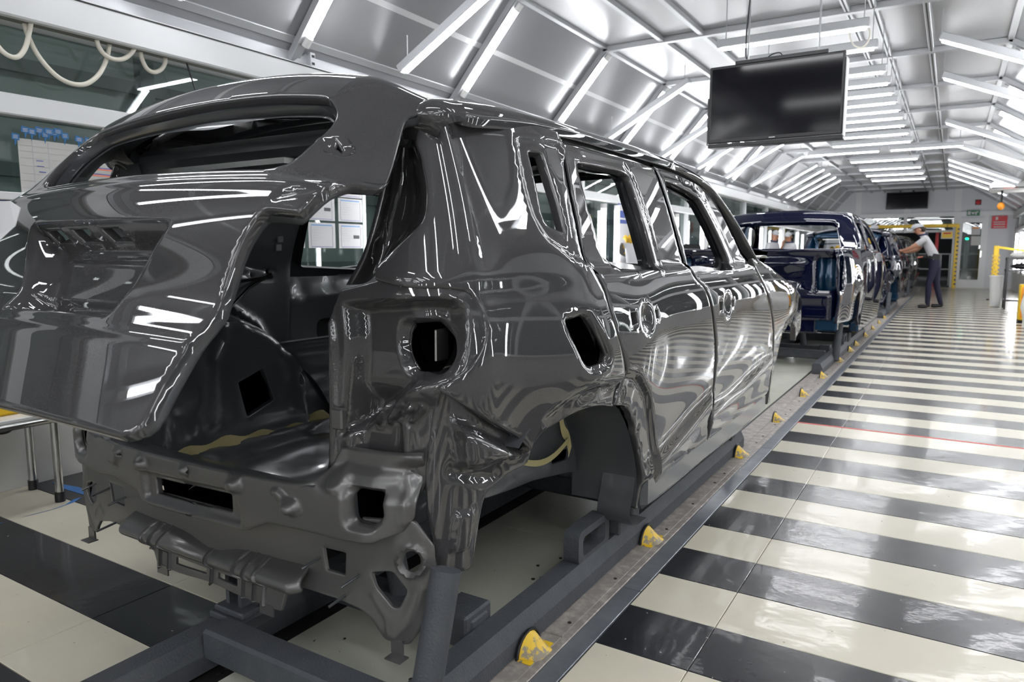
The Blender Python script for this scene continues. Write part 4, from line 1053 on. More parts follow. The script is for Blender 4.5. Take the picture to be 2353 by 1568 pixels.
# inner frame of the tailgate
gin = [(u * .965, .02 + s * .965) for u, s in gout]
sheet('tailgate_frame', gin, [shrink(gwin, .02), rounded([(-.36, .545), (.36, .545), (.30, .80), (-.30, .80)], .05)], gate(lambda P: -.02 * blob(P, (0, .9), (.5, .1)), -.045), .03, 'grey_inner', car, (0, 1, -.6), .008, .02)
P = resample(gwin, .03); G = [gate(None, b)(q) for q, b in ((P, -.018), (shrink(P, .004), -.04), (shrink(P, .03), -.05))]
B().grid(np.array([np.vstack([g, g[:1]]) for g in G])).build('window_flange', 'grey_inner', car, 60)
for s in (1, -1):
    q = gate(None, -.06)(np.array([(s * .535, .27), (s * .52, .33), (s * .50, .37)]))
    B().prism([(0, 0), (.0, .07), (.03, .085), (.055, .06), (.06, .02), (.04, .0)], lambda x, y: q[0] + np.array([-.0 * s, -y * .8, -.01 - x]), lambda x, y: q[0] + np.array([-.03 * s, -y * .8, -.01 - x])).build('strut_bracket', 'grey_inner', car)
# header box under the roof end, seen through the tailgate window
B().box(XC - .56, XC + .56, 1.36, 1.50, 1.36, 1.42, .02).build('roof_header', 'grey_inner', car)
B().box(XC - .40, XC + .20, 1.30, 1.36, 1.33, 1.345).build('header_plate', 'steel', car)
# inspection sheet hung on the tailgate
pp = [at_y(*q) for q in ((0, 462, .86), (22, 462, .86), (46, 478, .86), (34, 520, .84), (0, 552, .82), (-40, 560, .82), (-40, 470, .86))]
sh = B().add(pp + [np.array(p) + [0, .002, 0] for p in pp], [tuple(range(7)), tuple(range(7, 14))[::-1]] + [(i, (i + 1) % 7, 7 + (i + 1) % 7, 7 + i) for i in range(7)]).build('inspection_sheet', 'paper')
tag(sh, 'curled white inspection sheet taped to the raised tailgate at the left edge', 'paper')
# ================================================================== SKIDS ON THE CONVEYOR
def make_skid(y0, label):
    t = thing('conveyor_skid', label, 'skid', (-1.3, y0, 0), 'steel skids under the car bodies')
    L = 3.7
    def rail(x0, x1, name='side_rail'):
        ch = [(x0, .008), (x1, .008), (x1, .055), (x1 - .02, .10), (x0 + .008, .10), (x0, .09)]
        B().prism(ch, lambda x, z: (x, y0, z), lambda x, z: (x, y0 + L, z)).build(name, 'skid_paint', t)
    rail(-1.035, -.945); rail(-1.69, -1.60)
    for dy in (.72, 1.12, 2.35, 3.3):
        B().box(-1.61, -1.03, y0 + dy, y0 + dy + .085, .04, .125, .008).build('cross_member', 'skid_paint', t)
    B().box(-1.14, -1.035, y0 + 1.10, y0 + 1.225, .05, .14, .006).build('gusset', 'skid_paint', t)
    for dy in (1.9, 3.2):
        B().box(-2.42, -1.68, y0 + dy, y0 + dy + .09, .04, .12, .008).build('outrigger', 'skid_paint', t)
        B().box(-2.45, -2.37, y0 + dy, y0 + dy + .09, .12, .205, .006).build('sill_post', 'skid_paint', t)
        B().box(-1.72, -1.6, y0 + dy - .02, y0 + dy + .12, .10, .15, .006).build('clamp_block', 'skid_paint', t)
    # leaning rear supports
    B().tube([(-.938, y0 + .78, .03), (-.93, y0 + .88, .39)], .035, 18).build('rear_support', 'skid_paint', t, 50)
    B().tube([(-1.30, y0 + 1.16, .10), (-1.33, y0 + 1.13, .36)], .032, 16).build('inner_support', 'skid_paint', t, 50)
    B().box(-1.66, -1.645, y0 + .835, y0 + .89, .12, .36).box(-1.645, -1.605, y0 + .88, y0 + .892, .12, .36).box(-1.609, -1.595, y0 + .835, y0 + .89, .12, .36).build('channel_post', 'skid_paint', t)
    B().box(-1.69, -1.57, y0 + .80, y0 + .92, .10, .118, .004).build('post_foot', 'skid_paint', t)
    B().box(-1.68, -1.56, y0 + .81, y0 + .87, .118, .135, .004).build('post_clamp', 'skid_paint', t)
    # loop bracket and sill seats on the near rail
    lp = [(y0 + 1.60, .10), (y0 + 1.60, .192), (y0 + 1.88, .192), (y0 + 1.88, .10)]
    b = B()
    P = rounded([(y0 + 1.63, .09), (y0 + 1.63, .205), (y0 + 1.87, .205), (y0 + 1.87, .09)], .03); Q = rounded([(y0 + 1.662, .115), (y0 + 1.662, .18), (y0 + 1.838, .18), (y0 + 1.838, .115)], .02)
    n = len(P); V = [(-1.02, *p) for p in P] + [(-.965, *p) for p in P] + [(-1.02, *p) for p in Q] + [(-.965, *p) for p in Q]; F = []
    for i in range(n):
        j = (i + 1) % n; F += [(i, j, n + j, n + i), (2 * n + i, 3 * n + i, 3 * n + j, 2 * n + j), (n + i, n + j, 3 * n + j, 3 * n + i), (i, 2 * n + i, 2 * n + j, j)]
    b.add(V, F).build('loop_bracket', 'skid_paint', t, 40)
    for dy in (1.93, 2.05, 3.45):
        B().box(-1.00, -.95, y0 + dy, y0 + dy + .07, .095, .205, .006).build('sill_seat', 'skid_paint', t)
    return t
skid = make_skid(.35, 'dark grey steel skid under the dark grey SUV body in front')
for k, (dy, lab) in enumerate(((6.55, 'dark grey steel skid under the blue pickup body'), (13.1, 'dark grey steel skid under the blue SUV body beyond the pickup'), (19.65, 'dark grey steel skid under the farthest grey body'))):
    dup(skid, (-1.3, .35 + dy, 0), lab)

# yellow roller guards along the cover plates
def guard(y, label):
    t = thing('roller_guard', label, 'guard', (-.93, y, .004), 'yellow roller guards along the line')
    G = []
    for k in range(7):
        a = math.pi * k / 6
        G.append([(-.935 + .06 * r, y - .055 * math.cos(a) * (1 - r * .35), .004 + .055 * math.sin(a) * (1 - r)) for r in (0, .25, .5, .75, 1)])
    B().grid(np.array(G)).build('hood', 'yellow', t, 60)
    B().tube([(-.936, y - .062 * math.cos(math.pi * k / 10), .002 + .060 * math.sin(math.pi * k / 10)) for k in range(11)], .005, 6).build('rubber_edge', 'black_plastic', t, 60)
    B().box(-.938, -.892, y - .065, y + .065, .0035, .006).build('base_plate', 'yellow', t)
    return t
GY_ = [.68, 1.61, 2.51, 3.87, 4.82, 5.79, 6.75, 7.86, 8.75, 9.35, 10.4, 11.4, 12.4, 13.4]
g0 = guard(GY_[1], 'second yellow roller guard beside the near rail, counted from the camera')
for k, y in enumerate(GY_):
    if k != 1: dup(g0, (-.93, y, .004), ORD[k] + ' yellow roller guard beside the near rail, counted from the camera')

# ================================================================== BLUE PICKUP BODY
YP = 7.22                                        # its tail
pk = thing('pickup_body', 'dark blue unfinished pickup body shell behind the grey SUV', 'car body', (XC, YP + 2.3, .2))
HWP = spline([.2, .35, .5, .7, .9, 1.02, 1.10, 1.14, 1.25, 1.4, 1.5, 1.56], [.83, .85, .865, .878, .875, .862, .845, .835, .80, .74, .69, .64])
def pside(s, feat=None, base=0):
    def f(P):
        y, z = P[:, 0], P[:, 1]
        h = HWP(z) - .06 * (1 - sstep((y - YP) / .5)) - .03 * np.clip(y - YP - 3.6, 0, 2) ** 2 + .03 * np.exp(-((y - YP - 1.05) / .42) ** 2 - ((z - .80) / .16) ** 2)
        h = h + base + (feat(P) if feat else 0)
        return np.stack([XC + s * h, y, z], 1)
    return f
def yp(L): return [(YP + a, b) for a, b in L]
bed = yp([(.03, .44), (.02, .62), (.0, 1.10), (.02, 1.135), (1.30, 1.135), (1.42, 1.20), (1.62, 1.46), (1.75, 1.505), (1.80, 1.50), (1.72, 1.40), (1.76, 1.12), (1.62, .95), (1.55, .75), (1.44, .62), (1.38, .42), (1.40, .30), (1.34, .40), (1.27, .58), (1.08, .70), (.86, .69), (.70, .58), (.64, .44)])
lamp_p = rounded(yp([(-.01, 1.06), (.15, 1.05), (.17, .80), (.10, .72), (-.01, .72)]), .03)
def f_bed(P): return -.02 * dent(P, lamp_p, .03) - .012 * (1 - sstep((dist_line(P, yp([(.70, .58), (.86, .69), (1.08, .70), (1.27, .58), (1.36, .40)])) - .03) / .03)) - .012 * dent(P, yp([(1.45, 1.19), (1.62, 1.40), (1.68, 1.36), (1.60, 1.16)]), .02)
dr_r = yp([(1.83, 1.50), (2.58, 1.515), (2.56, 1.12), (2.62, 1.05), (2.68, .60), (2.66, .24), (1.62, .24), (1.58, .42), (1.62, .62), (1.66, .75), (1.73, .95), (1.80, 1.12), (1.77, 1.40)])
dr_f = yp([(2.60, 1.515), (3.05, 1.49), (3.35, 1.38), (3.62, 1.18), (3.70, 1.10), (3.86, .80), (3.88, .28), (2.68, .24), (2.70, .60), (2.64, 1.05), (2.58, 1.12)])
wn_r = yp([(1.88, 1.45), (2.50, 1.46), (2.49, 1.13), (1.92, 1.13), (1.86, 1.25)])
wn_f = yp([(2.67, 1.46), (3.03, 1.43), (3.28, 1.33), (3.48, 1.14), (2.66, 1.13)])
fnd = yp([(3.70, 1.10), (4.4, 1.04), (4.75, .95), (4.82, .70), (4.80, .55), (4.70, .55), (4.60, .68), (4.35, .72), (4.12, .62), (4.02, .42), (3.98, .28), (3.90, .28), (3.88, .80)])
for s in (1, -1):
    o = (s, 0, .1)
    sheet('bed_side', rounded(bed, .02, 2), [], pside(s, f_bed), .03 if s > 0 else .05, 'blue_paint', pk, o, .006, .02)
    sheet('rear_door', rounded(dr_r, .015, 2), [rounded(wn_r, .03, 3)], pside(s, lambda P: -.018 * sstep((P[:, 1] - 1.11) / .02) - .02 * blob(P, (YP + 1.95, .95), (.06, .05), 4)), .03 if s > 0 else .06, 'blue_paint', pk, o, .006, .03)
    sheet('front_door', rounded(dr_f, .015, 2), [rounded(wn_f, .03, 3)], pside(s, lambda P: -.018 * sstep((P[:, 1] - 1.11) / .02) - .02 * blob(P, (YP + 2.8, .95), (.06, .05), 4)), .035 if s > 0 else .06, 'blue_paint', pk, o, .006, .03)
    sheet('front_fender', rounded(fnd, .015, 2), [], pside(s, lambda P: .02 * blob(P, (YP + 4.35, .8), (.3, .15))), .045, 'blue_paint', pk, o, .006, .03)
    prof = yp([(1.40, 1.16), (1.55, 1.36), (1.72, 1.51), (2.2, 1.545), (2.8, 1.535), (3.1, 1.50), (3.4, 1.36), (3.7, 1.12)])
    C = [[(XC + s * (float(HWP(z + dz)) + dn), y, z + dz) for y, z in prof] for dn, dz in ((-.03, -.03), (.0, -.012), (-.005, .012), (-.05, .02), (-.07, -.02))]
    C.append(C[0]); loft('roof_rail', [np.array(c) for c in C], 'blue_paint', pk, 40, 3)
    B().box(XC + s * .79 - .05, XC + s * .79 + .05, YP + 1.5, YP + 3.9, .21, .32, .02).build('sill', 'blue_inner', pk)
    loft('wheel_arch_liner', [np.array([(XC + s * d, YP + y, z) for y, z in ((.66, .44), (.72, .60), (.88, .71), (1.08, .72), (1.27, .60), (1.36, .40))]) for d in (.55, .7, .84)], 'blue_inner', pk, 30, 2)
    B().box(XC + s * .60 - .04, XC + s * .60 + .0, YP + .3, YP + 1.45, .35, .72, .01).build('wheelhouse', 'blue_inner', pk)
def p_tail(P):
    u, z = P[:, 0], P[:, 1]
    y = YP + .03 * (u / .8) ** 2 + .10 * sstep((np.abs(u) - .70) / .12) ** 2
    y = y - .02 * np.exp(-((z - 1.115) / .03) ** 2) + (- .022 * np.exp(-((z - .99) / .05) ** 2) + .022 * np.exp(-((z - .85) / .08) ** 2)) * (1 - sstep((np.abs(u) - .35) / .22)) - .012 * np.exp(-((z - .68) / .05) ** 2)
    for s in (1, -1): y = y + .02 * pad(P, rounded([(s * .60, 1.055), (s * .79, 1.045), (s * .80, .78), (s * .76, .735), (s * .60, .735)], .03), .02)
    return np.stack([XC + u, y, z], 1)
sheet('tailgate', rounded([(-.815, .47), (.815, .47), (.825, .75), (.82, 1.04), (.80, 1.13), (-.80, 1.13), (-.82, 1.04), (-.825, .75)], .03), [rounded([(s_ * .605, 1.05), (s_ * .785, 1.04), (s_ * .795, .78), (s_ * .755, .74), (s_ * .605, .74)], .03) for s_ in (1, -1)], p_tail, .02, 'blue_paint', pk, (0, -1, 0), .008, .03)
for s in (1, -1):
    B().grid(np.array([[(XC + s * (.585 + .235 * i / 9), YP + .13 + .012 * math.sin(i * 1.1) + .010 * math.sin(j * .9) - .04 * (abs(i - 4.5) / 4.5) ** 6, 1.07 - .35 * j / 9) for i in range(10)] for j in range(10)])).build('lamp_pocket', 'blue_inner', pk, 60)
    B().box(XC + s * .70 - .10, XC + s * .70 + .10, YP + .05, YP + .16, .36, .50, .015).build('bumper_mount', 'blue_inner', pk)
B().box(XC - .62, XC + .62, YP + .04, YP + .12, .33, .49, .02).build('rear_crossmember', 'blue_paint', pk)
def p_cab(P):
    u, z = P[:, 0], P[:, 1]; return np.stack([XC + u, YP + 1.36 + (z - 1.12) * .75 - .04 * (1 - (u / .8) ** 2), z + .03 * (1 - (u / .7) ** 2) * sstep((z - 1.35) / .15)], 1)
sheet('cab_back', rounded([(-.83, .60), (.83, .60), (.83, 1.12), (.68, 1.50), (.60, 1.53), (-.60, 1.53), (-.68, 1.50), (-.83, 1.12)], .04), [rounded([(-.66, 1.11), (.66, 1.11), (.56, 1.435), (-.56, 1.435)], .07)], p_cab, .03, 'blue_paint', pk, (0, -1, .4), .012, .05)
P = resample(rounded([(-.66, 1.11), (.66, 1.11), (.56, 1.435), (-.56, 1.435)], .07), .04); P2 = shrink(P, .03)
G = [p_cab(P) + [0, .05, 0], p_cab(P2) + [0, .07, 0]]; B().grid(np.array([np.vstack([g, g[:1]]) for g in G])).build('window_flange', 'blue_inner', pk, 60)
def p_roof(P): return np.stack([XC + P[:, 0], P[:, 1], 1.535 + .05 * (1 - np.abs(P[:, 0] / .66) ** 2.5) - .12 * np.maximum(0, P[:, 1] - YP - 2.7) ** 2], 1)
sheet('roof', rounded([(-.64, YP + 1.70), (.64, YP + 1.70), (.62, YP + 3.1), (-.62, YP + 3.1)], .05), [], p_roof, .08, 'blue_paint', pk, (0, 0, 1), .006, .03)
def p_bon(P): return np.stack([XC + P[:, 0], P[:, 1], 1.12 - .10 * (P[:, 1] - YP - 3.7) + .03 * (1 - (P[:, 0] / .7) ** 2)], 1)
sheet('bonnet', rounded([(-.78, YP + 3.72), (.78, YP + 3.72), (.72, YP + 4.7), (-.72, YP + 4.7)], .08), [], p_bon, .08, 'blue_paint', pk, (0, 0, 1), .006, .03)
B().box(XC - .74, XC + .74, YP + .1, YP + 1.34, .60, .64).build('bed_floor', 'blue_inner', pk)
B().box(XC - .74, XC + .74, YP + 1.4, YP + 3.9, .30, .34).build('floor_pan', 'blue_inner', pk)
B().box(XC - .70, XC + .70, YP + 3.75, YP + 3.80, .35, 1.05, .02).build('bulkhead', 'blue_inner', pk)
for s in (1, -1):
    B().bar((XC + s * .79, YP + 2.62, .3), (XC + s * .66, YP + 2.58, 1.50), .09, .05, (1, 0, 0)).build('door_pillar', 'blue_inner', pk)
    B().bar((XC + s * .78, YP + 1.72, .6), (XC + s * .66, YP + 1.80, 1.50), .09, .05, (1, 0, 0)).build('door_pillar', 'blue_inner', pk)
# sheet of paper clipped upright on the bonnet hinge in front of the pickup
pv = [at_x(*q, -.95) for q in ((1747, 573), (1780, 579), (1770, 606), (1741, 598))]
pv = [np.array([p[0] - .0, p[1] * .96, (p[2] - 1.1) * .96 + 1.1]) for p in pv]
ps = B().add(pv + [p + [.0, .002, 0] for p in pv], [(0, 1, 2, 3), (7, 6, 5, 4), (0, 1, 5, 4), (1, 2, 6, 5), (2, 3, 7, 6), (3, 0, 4, 7)]).build('paper_sheet', 'paper')
tag(ps, 'small white paper standing on the grey body ahead of its windscreen pillar', 'paper')

# ================================================================== BODIES FARTHER DOWN THE LINE
sw = {'grey_paint': 'blue_paint', 'grey_satin': 'blue_paint', 'grey_inner': 'blue_inner'}
dup(car, (XC, 3.2 + 13.1, .2), 'dark blue unfinished SUV body with open tail beyond the pickup, beside the standing worker', None, sw, ('tailgate_skin', 'tailgate_frame', 'strut_bracket'))
dup(car, (XC, 3.2 + 19.65, .2), 'grey unfinished SUV body, farthest on the line near the end wall', None, None, ('tailgate_skin', 'tailgate_frame', 'strut_bracket'))
# ================================================================== MONITORS
def monitor(c, w, h, d, label, hang=True):
    t = thing('monitor', label, 'monitor', (c[0], c[1], c[2] - h / 2))
    x, y, z = c
    B().box(x - w / 2, x + w / 2, y, y + .03, z - h / 2, z + h / 2, .006).build('bezel', 'black_plastic', t)
    B().box(x - w / 2 + .018, x + w / 2 - .018, y - .002, y + .001, z - h / 2 + .028, z + h / 2 - .018).build('screen', 'screen', t)
    B().box(x - .02, x + .02, y - .0035, y - .001, z - h / 2 + .012, z - h / 2 + .016).build('badge', 'white_paint', t)
    B().box(x - w / 2 + .02, x + w / 2 - .02, y + .03, y + .03 + d, z - h / 2 + .03, z + h / 2 - .03, .01).build('back_shell', 'black_plastic', t)
    if hang:
        B().box(x + w / 2 + .002, x + w / 2 + .008, y + .0, y + .10, z - h / 2 - .01, z + h * .42).build('side_plate', 'housing', t)
        B().box(x - w / 2 - .008, x - w / 2 - .002, y + .0, y + .10, z - h / 2 - .01, z + h * .1).build('side_plate', 'black_plastic', t)
        B().box(x - w * .30, x + w * .38, y - .005, y + .04, z + h / 2 - .004, z + h / 2 + .022, .003).build('top_clip', 'black_plastic', t)
        B().box(x - w / 2, x + w / 2 + .005, y + .005, y + .10, z - h / 2 - .03, z - h / 2 - .003, .003).build('bottom_shelf', 'black_plastic', t)
        for sx in (-.22, .30):
            B().tube([(x + sx * w, y + .06, z + h / 2 + .02), (x + sx * w, y + .06, ZC)], .007, 8).build('hanging_rod', 'aluminium', t)
            B().box(x + sx * w - .03, x + sx * w + .03, y + .04, y + .08, z + h / 2, z + h / 2 + .035).build('clamp', 'cable_white', t)
        B().tube(catmull([(x - .22 * w, y + .05, z + h / 2 + .01), (x - .235 * w, y + .05, z + h / 2 + .08), (x - .235 * w, y + .05, z + h / 2 + .25), (x - .20 * w, y + .04, ZC)], 5), .005, 6).build('power_cable', 'cable_dark', t, 60)
        B().tube(catmull([(x - .1 * w, y + .07, z + h / 2 + .01), (x - .05 * w, y + .07, z + h / 2 + .05), (x + .02 * w, y + .07, z + h / 2 + .055), (x + .05 * w, y + .07, z + h / 2 + .0)], 5), .004, 6).build('signal_cable', 'cable_dark', t, 60)
    return t
Pm = [at_y(*q, 5.3) for q in ((1628, 160), (1935, 112), (1630, 328), (1945, 310))]
mx0 = (Pm[0][0] + Pm[2][0]) / 2; mx1 = (Pm[1][0] + Pm[3][0]) / 2; mz1 = (Pm[0][2] + Pm[1][2]) / 2; mz0 = (Pm[2][2] + Pm[3][2]) / 2
monitor(((mx0 + mx1) / 2, 5.3, (mz0 + mz1) / 2), mx1 - mx0, mz1 - mz0, .05, 'large black monitor hanging from the ceiling over the line, screen off')
Pm = [ey(2039, 434), ey(2132, 480)]
mt = monitor(((Pm[0][0] + Pm[1][0]) / 2, YE - .16, (min(Pm[0][2], 3.02) + Pm[1][2]) / 2), Pm[1][0] - Pm[0][0], min(Pm[0][2], 3.02) - Pm[1][2], .05, 'black monitor mounted high on the end wall', False)
for px in (2071, 2101):
    x = ey(px, 420)[0]; B().box(x - .03, x + .03, YE - .10, YE - .06, 2.9, ZC).build('wall_hanger', 'black_plastic', mt)

# ================================================================== LEFT WALL: CABLES, CHART, DOCUMENTS
LOOPX = [.075]
def loop(px, label, r=.011):
    LOOPX[0] += .024 if LOOPX[0] < .09 else -.024
    pts = [at_x(x, y, XL + LOOPX[0]) for x, y in px]
    o = B().tube(catmull(pts, 8), r, 8).build('cable_loop', 'cable_white', None, 60)
    tag(o, label, 'cable', 'white cable loops under the beam')
loop([(-22, 40), (-20, 80), (0, 112), (22, 129), (42, 130), (58, 110), (67, 75), (72, 46)], 'white cable loop hanging under the beam at the very left')
loop([(53, 40), (62, 75), (80, 115), (105, 150), (135, 178), (168, 193), (200, 192), (228, 170), (245, 135), (253, 94)], 'longest white cable loop hanging under the beam')
loop([(221, 82), (226, 105), (240, 125), (262, 136), (284, 135), (302, 122), (311, 106)], 'short wide white cable loop, third from the left under the beam')
loop([(321, 106), (326, 135), (338, 158), (355, 166), (372, 158), (380, 140), (374, 118)], 'narrow white cable loop, rightmost under the beam')
b = B().tube([at_x(425, 133, XL + .085), at_x(449, 207, XL + .085)], .005, 6).build('dark_cable', 'cable_dark', None, 60); tag(b, 'thin dark cable dropping from the beam right of the loops', 'cable')
bp = at_x(715, 150, XL + .11)
t = thing('profile_bracket', 'aluminium profile bracket standing on the header beam', 'bracket', (XL + .05, bp[1], 2.27))
B().box(XL + .02, XL + .13, bp[1] - .02, bp[1] + .02, 2.272, 2.36, .004).build('upright', 'aluminium', t)
B().prism([(0, 0), (.13, 0), (.0, .085)], lambda x, z: (XL + .05, bp[1] + .02 + x, 2.272 + z), lambda x, z: (XL + .09, bp[1] + .02 + x, 2.272 + z)).build('gusset', 'aluminium', t)
B().prism([(0, 0), (-.13, 0), (.0, .085)], lambda x, z: (XL + .05, bp[1] - .02 + x, 2.272 + z), lambda x, z: (XL + .09, bp[1] - .02 + x, 2.272 + z)).build('gusset', 'aluminium', t)
for dz in (.02, .065): B().box(XL + .1302, XL + .131, bp[1] - .012, bp[1] + .012, 2.272 + dz - .008, 2.272 + dz + .008).build('slot', 'dark_slot', t)

def board(name, label, cat, y0, y1, z0, z1, marks, group=None, m='paper', skew=0.0, x=XL - .02):
    """sheet fixed to the glass; marks = (u0,u1,v0,v1,material,part name)"""
    t = thing(name, label, cat, (x, (y0 + y1) / 2, z0), group)
    def pt(u, v, d): return (x + d, y0 + (y1 - y0) * u + skew * (1 - v), z0 + (z1 - z0) * v)
    B().hexa([pt(0, 0, 0), pt(1, 0, 0), pt(1, 1, 0), pt(0, 1, 0), pt(0, 0, .003), pt(1, 0, .003), pt(1, 1, .003), pt(0, 1, .003)]).build('sheet', m, t)
    for (u0, u1, v0, v1, mm, nm) in marks:
        B().hexa([pt(u0, v0, .003), pt(u1, v0, .003), pt(u1, v1, .003), pt(u0, v1, .003), pt(u0, v0, .0042), pt(u1, v0, .0042), pt(u1, v1, .0042), pt(u0, v1, .0042)]).build(nm, mm, t)
    return t
# big chart at the left
cA = [at_x(*q, XL + .0) for q in ((38, 317), (46, 436), (330, 352), (330, 436))]
mk = [(0, .98, v, v + .004, 'ink_grey', 'ruled_line') for v in (.12, .25, .38, .52, .66, .78, .88)] + [(u, u + .003, .02, .98, 'ink_grey', 'ruled_line') for u in (.07, .15, .33, .36, .56, .75, .9)]
for v in (.62, .58, .545, .51, .47): mk.append((.225, .225 + .03 + .02 * random.random(), v, v + .016, 'ink_blue', 'handwriting'))
for v, u in ((.62, .085), (.52, .087), (.42, .095), (.33, .20), (.325, .24), (.22, .22), (.17, .22)): mk.append((u, u + .035, v, v + .014, 'ink_blue', 'handwriting'))
for k in range(7): mk.append((.30 + .013 * (k % 3), .304 + .013 * (k % 3), .35 + .06 * k, .40 + .06 * k, 'ink_blue', 'handwriting'))
for v in (.56, .44): mk += [(.38, .62, v, v + .03, 'ink_red', 'red_entry'), (.38, .60, v + .035, v + .05, 'ink_blue', 'blue_entry')]
board('wall_chart', 'large white handwritten chart pinned to the glass at the left', 'chart', cA[0][1], cA[2][1] + .25, cA[1][2] - .02, cA[0][2], mk, None, 'paper_grey', .0, XL + .004)
tg_px = [(35, 314, 1), (58, 299, 0), (73, 303, 0), (90, 300, 0), (104, 310, 0), (112, 303, 0), (125, 306, 0), (133, 303, 0), (149, 313, 0), (181, 321, 1), (202, 324, 1)]
for k, (px, py, tail) in enumerate(tg_px):
    p = at_x(px, py, XL + .012 + .002 * (k % 3))
    t = thing('blue_tag', ORD[k] + ' blue tag from the left along the top of the chart', 'tag', tuple(p), 'blue tags on the chart')
    w = .032 + .006 * (k % 2); a = random.uniform(-.3, .3) if tail else random.uniform(-.15, .15)
    q = rounded([(-w / 2, -.012), (w / 2, -.015), (w / 2, .014), (-w / 2, .016)], .004, 2)
    R = np.array([[math.cos(a), -math.sin(a)], [math.sin(a), math.cos(a)]])
    q = [tuple(R @ np.array(v)) for v in q]
    B().prism(q, lambda u, v: (p[0], p[1] + u, p[2] + v), lambda u, v: (p[0] + .002, p[1] + u, p[2] + v)).build('label_plate', 'blue_tag', t)
    B().prism([(-.006, -.012), (.006, -.012), (.004 - .008, -.042)], lambda u, v: (p[0], p[1] + u, p[2] + v), lambda u, v: (p[0] + .0015, p[1] + u, p[2] + v)).build('pointer', 'blue_tag', t)
    for dv in (.006, .0, -.006): B().hexa([(p[0] + .002 + e, p[1] + u, p[2] + dv + v) for e in (0, .0006) for u, v in ((-w * .3, -.001), (w * .3, -.001), (w * .3, .001), (-w * .3, .001))]).build('printed_line', 'paper', t)
# documents in a grid, seen through the tail opening and the windows
def doc_marks(k):
    mk = [(.10, .88, .88, .93, 'head_blue', 'header_bar'), (.10, .90, .05, .065, 'ink_blue', 'footer_line'), (.09, .10, .06, .86, 'ink_grey', 'frame_line'), (.895, .905, .06, .86, 'ink_grey', 'frame_line'), (.10, .90, .80, .808, 'ink_grey', 'frame_line')]
    for j in range(5): mk.append((.14, .14 + .2 + .25 * ((j * 7 + k) % 5) / 5, .70 - .1 * j, .712 - .1 * j, 'ink_grey', 'text_line'))
    if k % 2 == 0: mk.append((.60, .84, .40, .54, 'ink_black', 'photo'))
    return mk
rows = [(1.488, 1.65), (1.318, 1.48), (1.130, 1.302)]; cols = [(3.27, 3.375), (3.41, 3.655), (3.69, 3.93)]
k = 0; rn = ('top', 'middle', 'bottom'); cn = ('left', 'centre', 'right')
for i, (z0, z1) in enumerate(rows):
    for j, (y0, y1) in enumerate(cols):
        board('document_sheet', 'laminated document, %s row %s column of the grid seen through the tail opening' % (rn[i], cn[j]), 'document', y0 if j else 3.27, y1, z0, z1, doc_marks(k), 'laminated documents on the window wall'); k += 1
for k, (y0, y1, z0, z1) in enumerate(((5.55, 5.85, 1.15, 1.60), (5.95, 6.25, 1.1, 1.52), (6.9, 7.2, 1.10, 1.58), (8.75, 9.15, 1.30, 1.56), (9.6, 9.85, 1.1, 1.5), (12.2, 12.6, 1.05, 1.45))):
    board('posted_sheet', ORD[k] + ' white sheet posted on the glass, counted along the wall beyond the document grid', 'document', y0, y1, z0, z1, doc_marks(k), 'sheets posted farther along the wall')
p0 = at_x(1420, 462, XL + .03)
board('blue_banner', 'narrow blue and white banner hanging on the wall seen through the rear door window', 'banner', p0[1], p0[1] + .34, .95, 1.76, [(.05, .95, .84, .93, 'paper', 'lettering_panel'), (.0, 1, .18, .64, 'paper', 'document_pocket'), (.2, .8, .70, .73, 'paper', 'lettering_line')], None, 'banner_blue', 0, XL + .03)
board('green_poster', 'green and white poster on the wall seen through the quarter window', 'poster', 4.55, 4.85, 1.05, 1.40, [(0, 1, .55, 1, 'green', 'green_band'), (.1, .9, .2, .3, 'ink_grey', 'text_line')], None, 'paper')
board('red_round_label', 'white notice with a red roundel on the window wall', 'notice', 9.95, 10.12, 1.15, 1.33, [(.25, .75, .3, .75, 'red', 'roundel')], None, 'paper')

# low steel table with the yellow box
tb = thing('work_table', 'low table with steel tube legs by the left wall', 'table', (-3.5, 1.3, 0))
B().box(-3.64, -3.27, .7, 1.60, .395, .415, .004).build('table_top', 'white_paint', tb)
B().tube([(-3.27, .7, .385), (-3.27, 1.58, .385), (-3.64, 1.60, .385)], .016, 10).build('rim_tube', 'steel', tb, 60)
for x, y in ((-3.60, 1.58), (-3.32, 1.56), (-3.60, .75), (-3.32, .75)):
    B().tube([(x, y, .04), (x, y, .39)], .017, 12).build('leg', 'steel', tb, 60)
    B().tube([(x, y, .0), (x, y, .045)], .021, 12).build('foot', 'black_plastic', tb, 60)
B().tube(catmull([(-3.5, 1.35, .385), (-3.49, 1.38, .33), (-3.48, 1.45, .32), (-3.47, 1.5, .385)], 6), .005, 6).build('hook', 'black_plastic', tb, 60)
yb = thing('yellow_box', 'yellow plastic box on the low steel table', 'box', (-3.45, 1.35, .415))
B().box(-3.58, -3.36, 1.15, 1.545, .416, .52, .01).build('tub', 'yellow_clean', yb); B().box(-3.59, -3.35, 1.14, 1.555, .515, .53, .004).build('rim', 'yellow_clean', yb)
